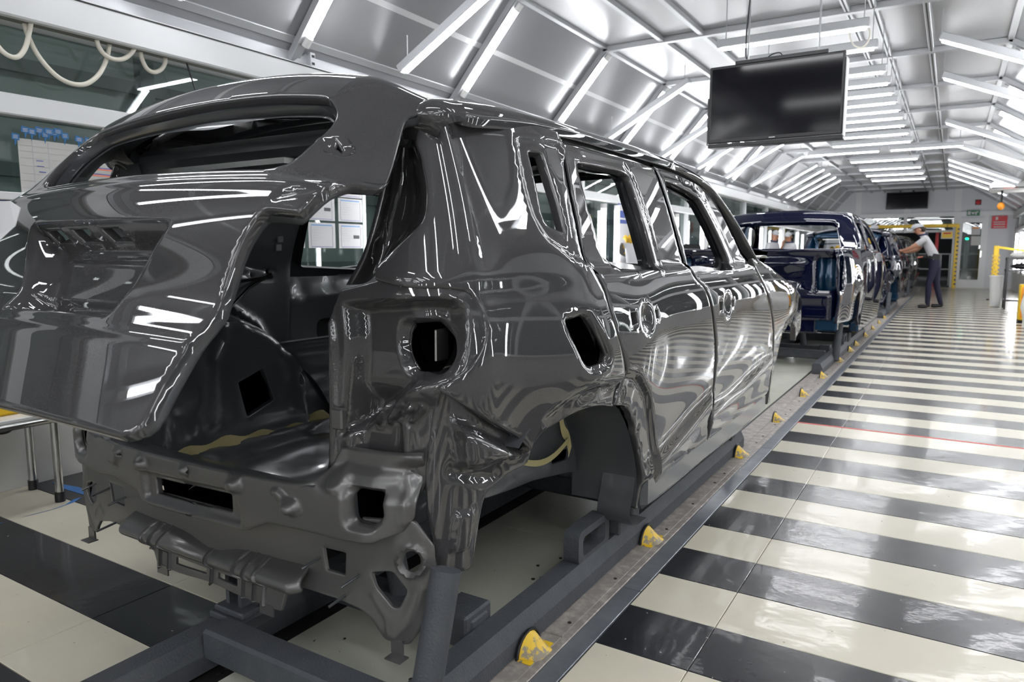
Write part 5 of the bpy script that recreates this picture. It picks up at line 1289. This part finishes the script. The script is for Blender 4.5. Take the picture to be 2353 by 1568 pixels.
# blue tape on the floor
tp = [at_z(*q) for q in ((-40, 1212), (0, 1204), (60, 1187), (120, 1172), (160, 1158), (178, 1146))]
V = []; F = []
for i, p in enumerate(tp): V += [p + [0, -.018, .0008], p + [0, .018, .0008]]
F = [(2 * i, 2 * i + 2, 2 * i + 3, 2 * i + 1) for i in range(len(tp) - 1)]
o = mesh_obj('floor_tape', V, F, 'blue_tape'); tag(o, 'long strip of blue tape across the floor at the left', 'tape')
q = [at_z(*v) for v in ((118, 1109), (180, 1120), (212, 1132), (205, 1142), (150, 1125))]
o = mesh_obj('floor_tape', [p + [0, 0, .001] for p in q], [tuple(range(5))], 'blue_tape'); tag(o, 'short blue tape piece beside the table leg', 'tape')

# ================================================================== END WALL FITTINGS AND RIGHT SIDE
def ebox(x0, y0, x1, y1, name, m, parent, d0=.1, d1=.06, Y=None):
    a = at_y(x0, y0, Y or YE); b = at_y(x1, y1, Y or YE); yy = Y or YE
    return B().box(a[0], b[0], yy - d0, yy - d1, b[2], a[2]).build(name, m, parent)
t = thing('exit_sign', 'small green exit sign over the glazed door', 'sign', tuple(ey(2236, 495)))
ebox(2222, 484, 2251, 496, 'panel', 'exit_green', t, .09, .06); ebox(2224, 486, 2230, 494, 'door_symbol', 'paper', t, .093, .09)
a = ey(2236, 488); B().prism([(-.06, .03), (.06, .03), (0, -.05)], lambda u, v: (a[0] + u, YE - .093, a[2] - .03 + v), lambda u, v: (a[0] + u, YE - .09, a[2] - .03 + v)).build('arrow', 'paper', t)
ebox(2241, 487, 2244, 494, 'figure', 'paper', t, .093, .09); ebox(2245, 486, 2248, 489, 'figure_arm', 'paper', t, .093, .09)
t = thing('red_sign', 'red rectangular sign with white lines right of the glazed door', 'sign', tuple(ey(2296, 525)))
ebox(2280, 497, 2313, 525, 'panel', 'red', t); ebox(2288, 499, 2293, 506, 'symbol', 'paper', t, .103, .1)
for y in (510, 515, 521): ebox(2283, y, 2309, y + 1.4, 'lettering_line', 'paper', t, .103, .1)
t = thing('alarm_bell', 'small dark red alarm on the end wall above the door', 'alarm', tuple(ey(2248, 468)))
a = ey(2248, 465); B().ell((a[0], YE - .05, min(a[2], 2.85)), (.07, .05, .07)).build('dome', 'red', t, True); B().box(a[0] - .08, a[0] + .08, YE - .02, YE, min(a[2], 2.85) - .08, min(a[2], 2.85) + .08, .01).build('base', 'black_plastic', t)
t = thing('yellow_gate_frame', 'yellow steel goal frame across the opening at the end of the line', 'frame', (-.85, YE - .3, 0))
zt_ = at_y(2100, 520, YE - .3)[2]; xl_ = at_y(2060, 520, YE - .3)[0]; xr_ = at_y(2201, 520, YE - .3)[0]
B().box(xl_ - .8, xr_ + .05, YE - .34, YE - .26, zt_ - .05, zt_ + .05, .01).build('top_bar', 'yellow_clean', t)
B().box(xr_ - .05, xr_ + .05, YE - .34, YE - .26, 0, zt_ - .05, .01).build('post', 'yellow_clean', t); B().box(xl_ - .8, xl_ - .7, YE - .34, YE - .26, 0, zt_ - .05, .01).build('post', 'yellow_clean', t)
for k in range(14): B().box(xr_ + .0, xr_ + .052, YE - .345, YE - .34, .1 + k * .13, .15 + k * .13).build('black_band', 'black_plastic', t)
B().tube([(xl_ + .2, YE - .30, zt_ - .05), (xl_ + .2, YE - .3, zt_ - .2)], .01, 6).build('chain_hook', 'steel', t)
t = thing('yellow_warning_sign', 'yellow warning sign hung in the opening beside the goal frame', 'sign', tuple(at_y(2176, 549, YE - .3)))
ebox(2163, 530, 2190, 549, 'panel', 'paper', t, .02, .0, YE - .35); ebox(2165, 533, 2188, 547, 'yellow_field', 'yellow_clean', t, .023, .02, YE - .35); ebox(2168, 535, 2185, 538, 'red_band', 'red', t, .026, .023, YE - .35)
a = at_y(2176, 530, YE - .35); B().tube([(a[0], YE - .35, a[2]), (a[0], YE - .35, zt_ + .03)], .008, 6).build('cord', 'cable_dark', t)
t = thing('red_post', 'red upright post with green top in the opening behind the worker', 'post', (-.45, YE + .4, 0))
a = at_y(2155, 530, YE + .4); B().box(a[0] - .05, a[0] + .05, YE + .36, YE + .44, 0, a[2], .01).build('shaft', 'red', t); B().box(a[0] - .05, a[0] + .05, YE + .36, YE + .44, a[2], a[2] + .2, .01).build('cap', 'green', t)
t = thing('guard_rail', 'grey tube guard rail beyond the end wall', 'railing', (0, YE + 1.2, 0))
for z in (.55, 1.05): B().tube([(-1.2, YE + 1.2, z), (1.0, YE + 1.2, z)], .03, 8).build('rail', 'aluminium', t, 60)
for x in (-1.2, -.1, 1.0): B().tube([(x, YE + 1.2, 0), (x, YE + 1.2, 1.05)], .03, 8).build('post', 'aluminium', t, 60)
t = thing('green_lamp', 'small glowing green indicator lamp behind the door glass', 'lamp', tuple(at_y(2222, 549, YE + .6)))
mat('green_glow', (.0, .6, .3), .4, emit=((.0, .9, .35), 4)); a = at_y(2222, 549, YE + .6); B().ell(tuple(a), (.05, .03, .035)).build('lens', 'green_glow', t, True); B().box(a[0] - .07, a[0] + .07, YE + .63, YE + .68, 0, a[2] + .08).build('stand', 'black_plastic', t)
board_y = YE - .0
t = thing('door_notice', 'white notice with orange lines taped inside the glazed door', 'notice', tuple(ey(2243, 560)))
ebox(2233, 521, 2252, 540, 'upper_sheet', 'paper', t, .012, .008); ebox(2235, 523, 2248, 526, 'orange_line', 'orange', t, .014, .012); ebox(2232, 543, 2252, 564, 'lower_sheet', 'paper_grey', t, .012, .008)
# projector-like air unit with beacon under the right eaves
yA = 16.80
a = at_y(2272, 436, yA); 
t = thing('air_unit', 'white wall air unit under the right ceiling slope', 'air unit', (1.0, yA, 2.3))
B().box(a[0] + .02, 1.40, yA - .0, yA + 1.0, 2.30, 2.46, .05).build('casing', 'white_paint', t, 50); B().box(a[0] + .05, 1.3, yA - .012, yA + .002, 2.32, 2.34).build('louvre', 'black_plastic', t)
B().box(a[0] + .22, a[0] + .45, yA - .008, yA + .01, 2.315, 2.345).build('red_label', 'ink_red', t); B().box(1.38, XR, yA + .2, yA + .9, 2.33, 2.43).build('wall_mount', 'housing', t)
t = thing('orange_beacon', 'orange warning beacon hanging under the white air unit', 'beacon', tuple(at_y(2300, 482, yA + .3)))
a = at_y(2300, 474, yA + .3); B().ell((a[0], a[1], a[2]), (.065, .065, .075)).build('lens', 'orange', t, True); B().tube([(a[0], a[1], a[2] + .05), (a[0], a[1], 2.30)], .02, 8).build('stem', 'black_plastic', t)
# yellow stand with hose reels
a = at_z(2280, 690)
t = thing('yellow_stand', 'yellow post stand with side arm near the end wall', 'stand', (a[0], a[1], 0))
zt2 = at_y(2282, 565, a[1])[2]
B().box(a[0] - .05, a[0] + .05, a[1] - .05, a[1] + .05, .03, zt2, .01).build('post', 'yellow_clean', t); B().box(a[0] - .12, a[0] + .12, a[1] - .12, a[1] + .12, 0, .03).build('base', 'black_plastic', t)
B().bar((a[0], a[1], zt2 - .03), (a[0] + .55, a[1], zt2 - .12), .05, .05).build('arm', 'yellow_clean', t)
for k in range(6): B().box(a[0] - .07, a[0] + .08, a[1] - .06, a[1] - .045, .55 + k * .09, .60 + k * .09).build('tag_plate', 'yellow', t)
for k, (px, py) in enumerate(((2292, 648), (2291, 664))):
    c = at_y(px, py, a[1])
    B().tube([(c[0] + .07 * math.cos(v), c[1], c[2] + .07 * math.sin(v)) for v in np.linspace(0, 6.28, 16, False)], .028, 8, True, True).build('hose_reel', 'green', t, 60); B().bar((a[0] + .05, c[1], c[2]), (c[0] + .02, c[1], c[2]), .03, .03).build('reel_hub', 'green', t)
# trolley with tools
a = at_z(2307, 712); zt3 = at_y(2310, 592, a[1])[2]
t = thing('tool_trolley', 'black framed tool trolley against the right wall', 'trolley', (a[0] + .25, a[1] + .25, 0))
for x, y in ((a[0], a[1]), (a[0] + .5, a[1]), (a[0], a[1] + .5), (a[0] + .5, a[1] + .5)): B().box(x - .015, x + .015, y - .015, y + .015, 0, zt3).build('upright', 'black_plastic', t)
for z in (zt3 - .03, zt3 - .25, .18): B().box(a[0] - .02, a[0] + .52, a[1] - .02, a[1] + .52, z - .015, z + .015).build('shelf', 'black_plastic', t)
t2 = thing('plastic_roll', 'roll of clear plastic sheet lying on the trolley top', 'roll', (a[0] + .25, a[1] + .1, zt3))
B().tube([(a[0] + .06, a[1] + .2, zt3 + .042), (a[0] + .44, a[1] + .2, zt3 + .042)], .055, 12).build('wound_sheet', 'paper_grey', t2, 60); B().tube([(a[0] + .04, a[1] + .2, zt3 + .042), (a[0] + .46, a[1] + .2, zt3 + .042)], .02, 8).build('core', 'cable_white', t2, 60)
t2 = thing('red_container', 'small red container on the trolley', 'container', (a[0] + .3, a[1] + .35, zt3)); B().box(a[0] + .2, a[0] + .36, a[1] + .3, a[1] + .42, zt3 - .014, zt3 + .10, .01).build('body', 'red', t2); B().tube([(a[0] + .28, a[1] + .36, zt3 + .1), (a[0] + .28, a[1] + .36, zt3 + .13)], .02, 10).build('lid', 'black_plastic', t2)
t2 = thing('tool_bag', 'dark bundle of tools on the middle trolley shelf', 'bag', (a[0] + .25, a[1] + .2, zt3 - .235)); B().ell((a[0] + .25, a[1] + .2, zt3 - .17), (.2, .14, .06)).build('bundle', 'black_plastic', t2, True); B().tube(catmull([(a[0] + .15, a[1] + .08, zt3 - .15), (a[0] + .25, a[1] + .06, zt3 - .09), (a[0] + .35, a[1] + .08, zt3 - .15)], 5), .008, 6).build('strap', 'cable_dark', t2, 60)
t2 = thing('white_bucket', 'tall white bin standing behind the trolley', 'bin', (a[0] - .12, a[1] + .8, 0))
G = [[(a[0] - .12 + r * math.cos(v), a[1] + .8 + r * math.sin(v), z) for v in np.linspace(0, 6.2832, 17)] for r, z in ((.0, .01), (.09, .01), (.12, .62), (.13, .62), (.13, .60))]
B().grid(np.array(G)).build('tub', 'white_paint', t2, 50); B().tube([(a[0] - .12 + .125 * math.cos(v), a[1] + .8 + .125 * math.sin(v), .625) for v in np.linspace(0, 6.28, 18, False)], .012, 6, True, True).build('rim', 'white_paint', t2, 60)
a = at_z(2338, 742)
t = thing('orange_cabinet', 'orange yellow cabinet column at the right edge', 'cabinet', (a[0] + .2, a[1] + .1, 0))
B().box(a[0], a[0] + .35, a[1], a[1] + .3, .04, .60, .01).build('body', 'yellow_clean', t); B().box(a[0] + .02, a[0] + .33, a[1] - .008, a[1], .08, .56).build('door', 'orange', t); B().box(a[0] + .04, a[0] + .06, a[1] - .02, a[1] - .008, .35, .45).build('handle', 'black_plastic', t); B().box(a[0], a[0] + .35, a[1], a[1] + .3, 0, .04).build('plinth', 'black_plastic', t)
a = at_z(2352, 752)
t = thing('white_sack', 'white plastic sack slumped at the right edge', 'sack', (a[0] + .16, a[1], 0))
V = []; n = 18
for j in range(9):
    z = .80 * j / 8; r = .20 * (1 - .12 * math.cos(j * 1.2)) * (1 if j < 7 else .75 - .3 * (j - 7))
    V.append([(a[0] + .16 + r * (1 + .10 * math.sin(3 * v + j)) * math.cos(v), a[1] - .02 + r * (1 + .1 * math.cos(2 * v + j)) * math.sin(v), z) for v in np.linspace(0, 6.2832, n)])
B().grid(np.array(V)).build('bag', 'white_paint', t, 60); B().tube([(a[0] + .16, a[1] - .02, .78), (a[0] + .16, a[1] - .02, .88)], [.06, .09], 10).build('knot', 'white_paint', t, 60)
# ================================================================== PEOPLE
def person(label, origin, face, J, skin='skin', scale=1.0, cloth=None, hair=True):
    """J: joints in the person's own frame (x right, y forward, z up); face = heading angle about z"""
    ca, sa = math.cos(face) * scale, math.sin(face) * scale
    def W(p): return np.array([origin[0] + ca * p[0] - sa * p[1], origin[1] + sa * p[0] + ca * p[1], origin[2] + p[2] * scale])
    t = thing('person', label, 'person', tuple(origin))
    verts = []; edges = []; rad = []; reg = []
    def v(p, r, region, link=None):
        verts.append(np.array(p, float)); rad.append(r if hasattr(r, '__len__') else (r, r)); reg.append(region)
        i = len(verts) - 1
        if link is not None: edges.append((link, i))
        return i
    pel = v(J['pelvis'], (.155, .115), 'T')
    waist = v(J['waist'], (.140, .105), 'S', pel); chest = v(J['chest'], (.165, .115), 'S', waist); neckb = v(J['neck'], (.075, .07), 'S', chest)
    h = J['head']; nk = np.array(J['neck'], float); hd = np.array(h, float); up = (hd - nk) / np.linalg.norm(hd - nk)
    n1 = v(nk + up * .05, .056, 'K', neckb); jaw = v(hd - up * .055 + np.array(J['look']) * .018, (.062, .070), 'K', n1); mid = v(hd + up * .02, (.076, .092), 'K', jaw); v(hd + up * .085, (.060, .072), 'H', mid)
    for s, k in ((1, 'r'), (-1, 'l')):
        sh = v(J['sh_' + k], .066, 'S', chest); el = v(J['el_' + k], .046, 'F' , None)
        mu = v((np.array(J['sh_' + k]) * .45 + np.array(J['el_' + k]) * .55), .056, 'S', sh); edges.append((mu, el))
        wr = v(J['wr_' + k], .029, 'F', el)
        d = np.array(J['wr_' + k], float) - np.array(J['el_' + k], float); d /= np.linalg.norm(d); hdir = np.array(J.get('hand_' + k, d), float); hdir /= np.linalg.norm(hdir)
        side = np.cross(hdir, [0, 0, 1.0]); side /= (np.linalg.norm(side) + 1e-9); dn = np.cross(side, hdir)
        palm = v(np.array(J['wr_' + k]) + hdir * .065, (.036, .018), 'F', wr)
        for f in range(4):
            o = side * (.030 - .020 * f); L = (.038, .046, .043, .034)[f]
            a = v(verts[palm] + o + hdir * .035, .0095, 'F', palm); b = v(verts[a] + hdir * L * .8 - dn * .012, .0088, 'F', a); v(verts[b] + hdir * L * .45 - dn * .02, .008, 'F', b)
        a = v(verts[palm] + side * .042 * (1 if s < 0 else -1) - hdir * .01, .011, 'F', palm); v(verts[a] + hdir * .035 + side * .012 * (1 if s < 0 else -1), .0095, 'F', a)
        hp = v(J['hip_' + k], (.095, .095), 'T', pel); kn = v(J['kn_' + k], .062, 'T', hp); cf = v(np.array(J['kn_' + k]) * .55 + np.array(J['an_' + k]) * .45, .058, 'T', kn); an = v(J['an_' + k], .046, 'T', cf)
        fd = np.array(J.get('toe_' + k, (0, 1, 0)), float); heel = v(np.array(J['an_' + k]) + [0, 0, -.045] - fd * .03, .042, 'B', an); v(np.array(J['an_' + k]) + fd * .17 + [0, 0, -.055], (.042, .030), 'B', heel)
    me = bpy.data.meshes.new('body'); me.from_pydata([tuple(W(p)) for p in verts], edges, [])
    o = bpy.data.objects.new('body', me); COL.objects.link(o)
    sm_ = o.modifiers.new('skin', 'SKIN'); sm_.use_smooth_shade = True
    for i, sv in enumerate(me.skin_vertices[0].data): sv.radius = (rad[i][0] * scale, rad[i][1] * scale); sv.use_root = (i == pel)
    ss = o.modifiers.new('sub', 'SUBSURF'); ss.levels = 2; ss.render_levels = 2
    dg = bpy.context.evaluated_depsgraph_get(); ev = o.evaluated_get(dg); nm = bpy.data.meshes.new_from_object(ev)
    V = np.array([x.co[:] for x in nm.vertices]); F = [tuple(p.vertices) for p in nm.polygons]
    bpy.data.objects.remove(o); bpy.data.meshes.remove(me)
    mats = [skin, 'shirt', 'trousers', 'shoe', 'hair']; idx = {'K': 0, 'F': 0, 'S': 1, 'T': 2, 'B': 3, 'H': 4}
    C = np.array([V[list(f)].mean(0) for f in F]); best = np.full(len(C), 1e9); mi = np.zeros(len(C), int)
    WP = [W(p) for p in verts]
    for a, b in edges:
        ab = WP[b] - WP[a]; tt = np.clip(((C - WP[a]) @ ab) / (ab @ ab + 1e-9), 0, 1); d = np.linalg.norm(C - WP[a] - tt[:, None] * ab, axis=1) - scale * np.array([max(rad[a]) * (1 - x) + max(rad[b]) * x for x in tt])
        rg = np.where(tt < .5, idx[reg[a]], idx[reg[b]])
        if reg[a] == 'S' and reg[b] == 'F': rg = np.where(tt < .15, 1, 0)
        if reg[a] == 'F' and reg[b] == 'F': rg = np.zeros(len(C), int)
        if reg[a] == 'T' and reg[b] == 'S': rg = np.where(tt < .45, 2, 1)
        if reg[a] == 'T' and reg[b] == 'T': rg = np.full(len(C), 2)
        if reg[a] == 'T' and reg[b] == 'B': rg = np.where(tt < .3, 2, 3)
        k = d < best; best[k] = d[k]; mi[k] = rg[k]
    bpy.data.meshes.remove(nm)
    V[:, 2] = np.maximum(V[:, 2], origin[2] + .002)
    mesh_obj('body', V, F, mats, t, True, mi)
    lk = np.array(J['look'], float); lk /= np.linalg.norm(lk); rt_ = np.cross(lk, up); rt_ /= np.linalg.norm(rt_)
    def HW_(x, y, z): return W(hd + rt_ * x + lk * y + up * z)
    R = np.stack([W(rt_) - W((0, 0, 0)), W(lk) - W((0, 0, 0)), W(up) - W((0, 0, 0))], 1)
    # cap: dome with peak, strap and button
    G = []
    for j in range(8):
        ph = math.pi / 2 * j / 7
        G.append([HW_(.094 * math.cos(ph) * math.cos(a), .012 + .112 * math.cos(ph) * math.sin(a), .048 + .088 * math.sin(ph)) for a in np.linspace(0, 2 * math.pi, 21)])
    cp = B().grid(np.array(G)).build('cap', 'cap', t, True)
    G = [[HW_(.088 * math.sin(a) * (1 - .1 * r), .012 + (.108 + .075 * r) * math.cos(a * .9) , .055 - .018 * r - .02 * abs(math.sin(a))) for a in np.linspace(-1.15, 1.15, 13)] for r in (0, .33, .66, 1)]
    B().grid(np.array(G)).build('peak', 'cap', cp, True)
    B().ell(HW_(0, .012, .137), (.012, .012, .007), 8, 5).build('button', 'cap', cp, True)
    if hair: B().ell(HW_(0, -.030, .005), (.084, .078, .075), 14, 9, R).build('hair', 'hair', t, True)
    for s in (1, -1): B().ell(HW_(.083 * s, -.004, .0), (.012, .022, .032), 8, 6, R).build('ear', skin, t, True)
    B().ell(HW_(0, .098, -.012), (.013, .020, .022), 8, 6, R).build('nose', skin, t, True)
    for s in (1, -1): B().ell(HW_(.032 * s, .086, .018), (.011, .006, .006), 8, 5, R).build('eye', 'ink_black', t, True)
    B().ell(HW_(0, .088, -.055), (.022, .008, .006), 8, 5, R).build('mouth', 'ink_red', t, True)
    # collar
    nb = np.array(J['neck'], float)
    B().tube([W(nb + np.array([.075 * math.cos(a), .072 * math.sin(a), .028 - .012 * math.sin(a)])) for a in np.linspace(0, 2 * math.pi, 18, False)], .017, 8, True, True).build('collar', 'collar', t, True)
    if cloth is not None:
        c = np.array(cloth, float); G = []
        for j in range(9):
            G.append([W(c + np.array([.075 * (i - 4) / 4 * (1 + .25 * math.sin(j * 1.7)), .03 * math.sin(i * 1.9 + j) + .02 * math.cos(j * 2.1), .10 - .028 * j + .015 * math.sin(i * 2.3)])) for i in range(9)])
        B().grid(np.array(G)).build('cloth', 'yellow_cloth', t, True)
    return t, W

def standing(lean=0.0, arms='down', h=1.0):
    J = dict(pelvis=(0, 0, .93), waist=(0, .01 + lean * .3, 1.08), chest=(0, .02 + lean * .7, 1.30), neck=(0, .01 + lean, 1.455), head=(0, .04 + lean * 1.15, 1.60), look=(0, 1, -.08),
             sh_r=(.175, lean * .85, 1.40), sh_l=(-.175, lean * .85, 1.40), el_r=(.22, lean * .6 - .02, 1.13), el_l=(-.22, lean * .6 - .02, 1.13), wr_r=(.21, .14 + lean * .6, .98), wr_l=(-.21, .14 + lean * .6, .98),
             hip_r=(.09, 0, .88), hip_l=(-.09, 0, .88), kn_r=(.10, .02, .49), kn_l=(-.10, .02, .49), an_r=(.10, -.02, .10), an_l=(-.10, -.02, .10))
    return J

# the worker at the blue SUV, reaching to the car with both hands (faces the line, -X)
oy = 16.35; fx = -.28
J = standing()
J.update(pelvis=(0, .02, .92), waist=(0, .06, 1.06), chest=(0, .18, 1.27), neck=(0, .255, 1.42), head=(.0, .325, 1.545), look=(0, 1, -.28),
         sh_r=(.175, .21, 1.36), sh_l=(-.175, .22, 1.36), el_r=(.20, .36, 1.15), el_l=(-.17, .42, 1.20), wr_r=(.12, .575, 1.10), wr_l=(-.12, .60, 1.13),
         hand_r=(-.1, .85, .3), hand_l=(.1, .9, .1), hip_r=(.09, .0, .88), hip_l=(-.09, .02, .88), kn_r=(.10, -.02, .50), kn_l=(-.11, .10, .50), an_r=(.11, -.12, .10), an_l=(-.12, .10, .10))
w1, W1 = person('man in grey cap and grey polo leaning over the line to inspect the blue body', (fx, oy, 0), math.pi / 2, J)
b = B()
G = [[W1((.165 * math.cos(a), .055 + .135 * math.sin(a) + (0.06 if j == 2 else 0.0) * 0, .97 + .055 * j + .02 * math.sin(a))) for a in np.linspace(0, 2 * math.pi, 25)] for j in range(3)]
b.grid(np.array(G)).build('lumbar_belt', 'belt_black', w1, True)
c = W1((.10, .19, 1.0)); B().ell(tuple(c), (.06, .05, .05)).build('tool_pouch', 'belt_black', w1, True)
B().tube([W1((.10, .22, 1.02)), W1((.06, .33, 1.0))], .014, 8).build('screwdriver_handle', 'ink_red', w1, True)

# two workers in discussion beyond the pickup, seen through its rear window
a = at_x(1774, 560, -3.25)
J = standing(.03); J.update(look=(.75, .7, -.1), el_l=(-.24, .02, 1.14), wr_l=(-.15, .2, 1.05))
person('man in grey cap facing right, left one of the two beyond the pickup', (-3.25, a[1], 0), -math.pi * .62, J, 'skin', .90)
a2 = at_x(1816, 560, -3.2)
J = standing(.03); J.update(look=(-.5, .85, -.1), el_r=(.25, .12, 1.17), wr_r=(.06, .20, 1.40), hand_r=(-.3, -.1, 1))
person('man in grey cap with hand at chin, right of the two beyond the pickup', (-3.2, a2[1], 0), math.pi * .80, J, 'skin_dark', .90)
# worker stooping beyond the grey body, back to the camera, yellow cloth on the shoulder
a3 = at_x(1492, 560, -3.1)
J = standing(); J.update(pelvis=(0, -.12, .80), waist=(0, -.05, .92), chest=(0, .12, 1.08), neck=(0, .25, 1.18), head=(0, .32, 1.31), look=(.25, 1, -.25), sh_r=(.18, .16, 1.15), sh_l=(-.18, .16, 1.15), el_r=(.24, .24, .90), el_l=(-.24, .24, .90), wr_r=(.18, .42, .85), wr_l=(-.18, .42, .85),
    hip_r=(.09, -.12, .76), hip_l=(-.09, -.12, .76), kn_r=(.11, .08, .44), kn_l=(-.11, .08, .44))
person('dark haired man in grey cap with yellow cloth, back turned beyond the grey body', (-3.1, a3[1] - .3, 0), .30, J, 'skin', 1.0, (-.12, .14, 1.20))
a4 = at_y(2012, 545, 19.5)
J = standing(.05)
person('man in grey cap with large yellow cloth behind the blue SUV body', (a4[0], 19.5, 0), 2.9, J, 'skin', 1.02, (.05, .16, 1.42))
# yellow rag left in the pickup cab
p = at_y(1925, 568, YP + 3.2)
G = [[(p[0] + .09 * (i - 4) / 4 + .02 * math.sin(j * 2 + i), p[1] + .03 * math.sin(i * 1.7 + j), 1.10 + .07 * math.sin(math.pi * j / 6) * (1 - .3 * abs(i - 4) / 4) + .03 * math.sin(i * 2.1)) for i in range(9)] for j in range(7)]
rg = B().grid(np.array(G)).build('yellow_rag', 'yellow_cloth', None, True, (p[0], p[1], 1.0)); tag(rg, 'crumpled yellow rag lying on the dash inside the pickup cab', 'rag')
# ================================================================== SMALL DETAILS
for k, (px, py, r) in enumerate(((648, 1478, .008), (658, 1464, .005), (640, 1462, .005), (503, 1546, .008), (520, 1535, .005), (1236, 1300, .006), (1225, 1331, .007), (1243, 1328, .005), (1300, 1276, .006), (1288, 1283, .006), (945, 1562, .007), (792, 1468, .004))):
    p = at_z(px, py); B().tube([(p[0], p[1], -.0025), (p[0], p[1], .0008)], r, 10).build('bolt_hole', 'dark_slot', floor)
# office chair standing by the window wall, seen through the front door window
c = at_x(1590, 572, -3.2); cx_, cy_ = -3.2, c[1]
ch = thing('office_chair', 'black office chair back by the window wall, seen through the front door window', 'chair', (cx_, cy_, 0))
B().prism(rounded([(-.20, .78), (.20, .78), (.17, 1.22), (-.17, 1.22)], .07), lambda u, z: (cx_ + u * .5, cy_ + u * .86, z), lambda u, z: (cx_ + u * .5 - .05, cy_ + u * .86 + .03, z)).build('backrest', 'black_plastic', ch, 40)
B().box(cx_ - .25, cx_ + .2, cy_ - .22, cy_ + .22, .50, .57, .02).build('seat', 'black_plastic', ch); B().tube([(cx_, cy_, .08), (cx_, cy_, .50)], .025, 10).build('column', 'black_plastic', ch, 60)
B().bar((cx_ - .03, cy_ + .02, .53), (cx_ - .03, cy_ + .02, .82), .05, .02, (1, 0, 0)).build('back_support', 'black_plastic', ch)
for k in range(5):
    a = k * 1.2566; B().bar((cx_, cy_, .075), (cx_ + .27 * math.cos(a), cy_ + .27 * math.sin(a), .055), .035, .03).build('base_arm', 'black_plastic', ch)
    B().ell((cx_ + .27 * math.cos(a), cy_ + .27 * math.sin(a), .028), (.028, .028, .028), 8, 6).build('castor', 'black_plastic', ch, True)
# white cable hanging right of the monitor
pts = [at_y(x, y, 6.05) for x, y in ((1962, 42), (1955, 62), (1953, 85), (1962, 103), (1978, 110), (1992, 100), (1999, 78), (1994, 60), (1978, 48))]
o = B().tube(catmull(pts, 6), .006, 6).build('lamp_cable', 'cable_white', None, 60); tag(o, 'white cable looped from the ceiling rail right of the big monitor', 'cable')
# small wall air unit under the left eaves near the end wall
t = thing('small_air_unit', 'small white air unit under the left eaves near the end wall', 'air unit', (-3.45, 21.5, 2.0))
B().box(-3.52, -3.24, 21.0, 22.0, 1.97, 2.105, .03).build('casing', 'white_paint', t, 50)
for k in range(3): B().box(-3.50, -3.26, 20.985, 21.0, 2.0 + .03 * k, 2.012 + .03 * k).build('louvre', 'black_plastic', t)
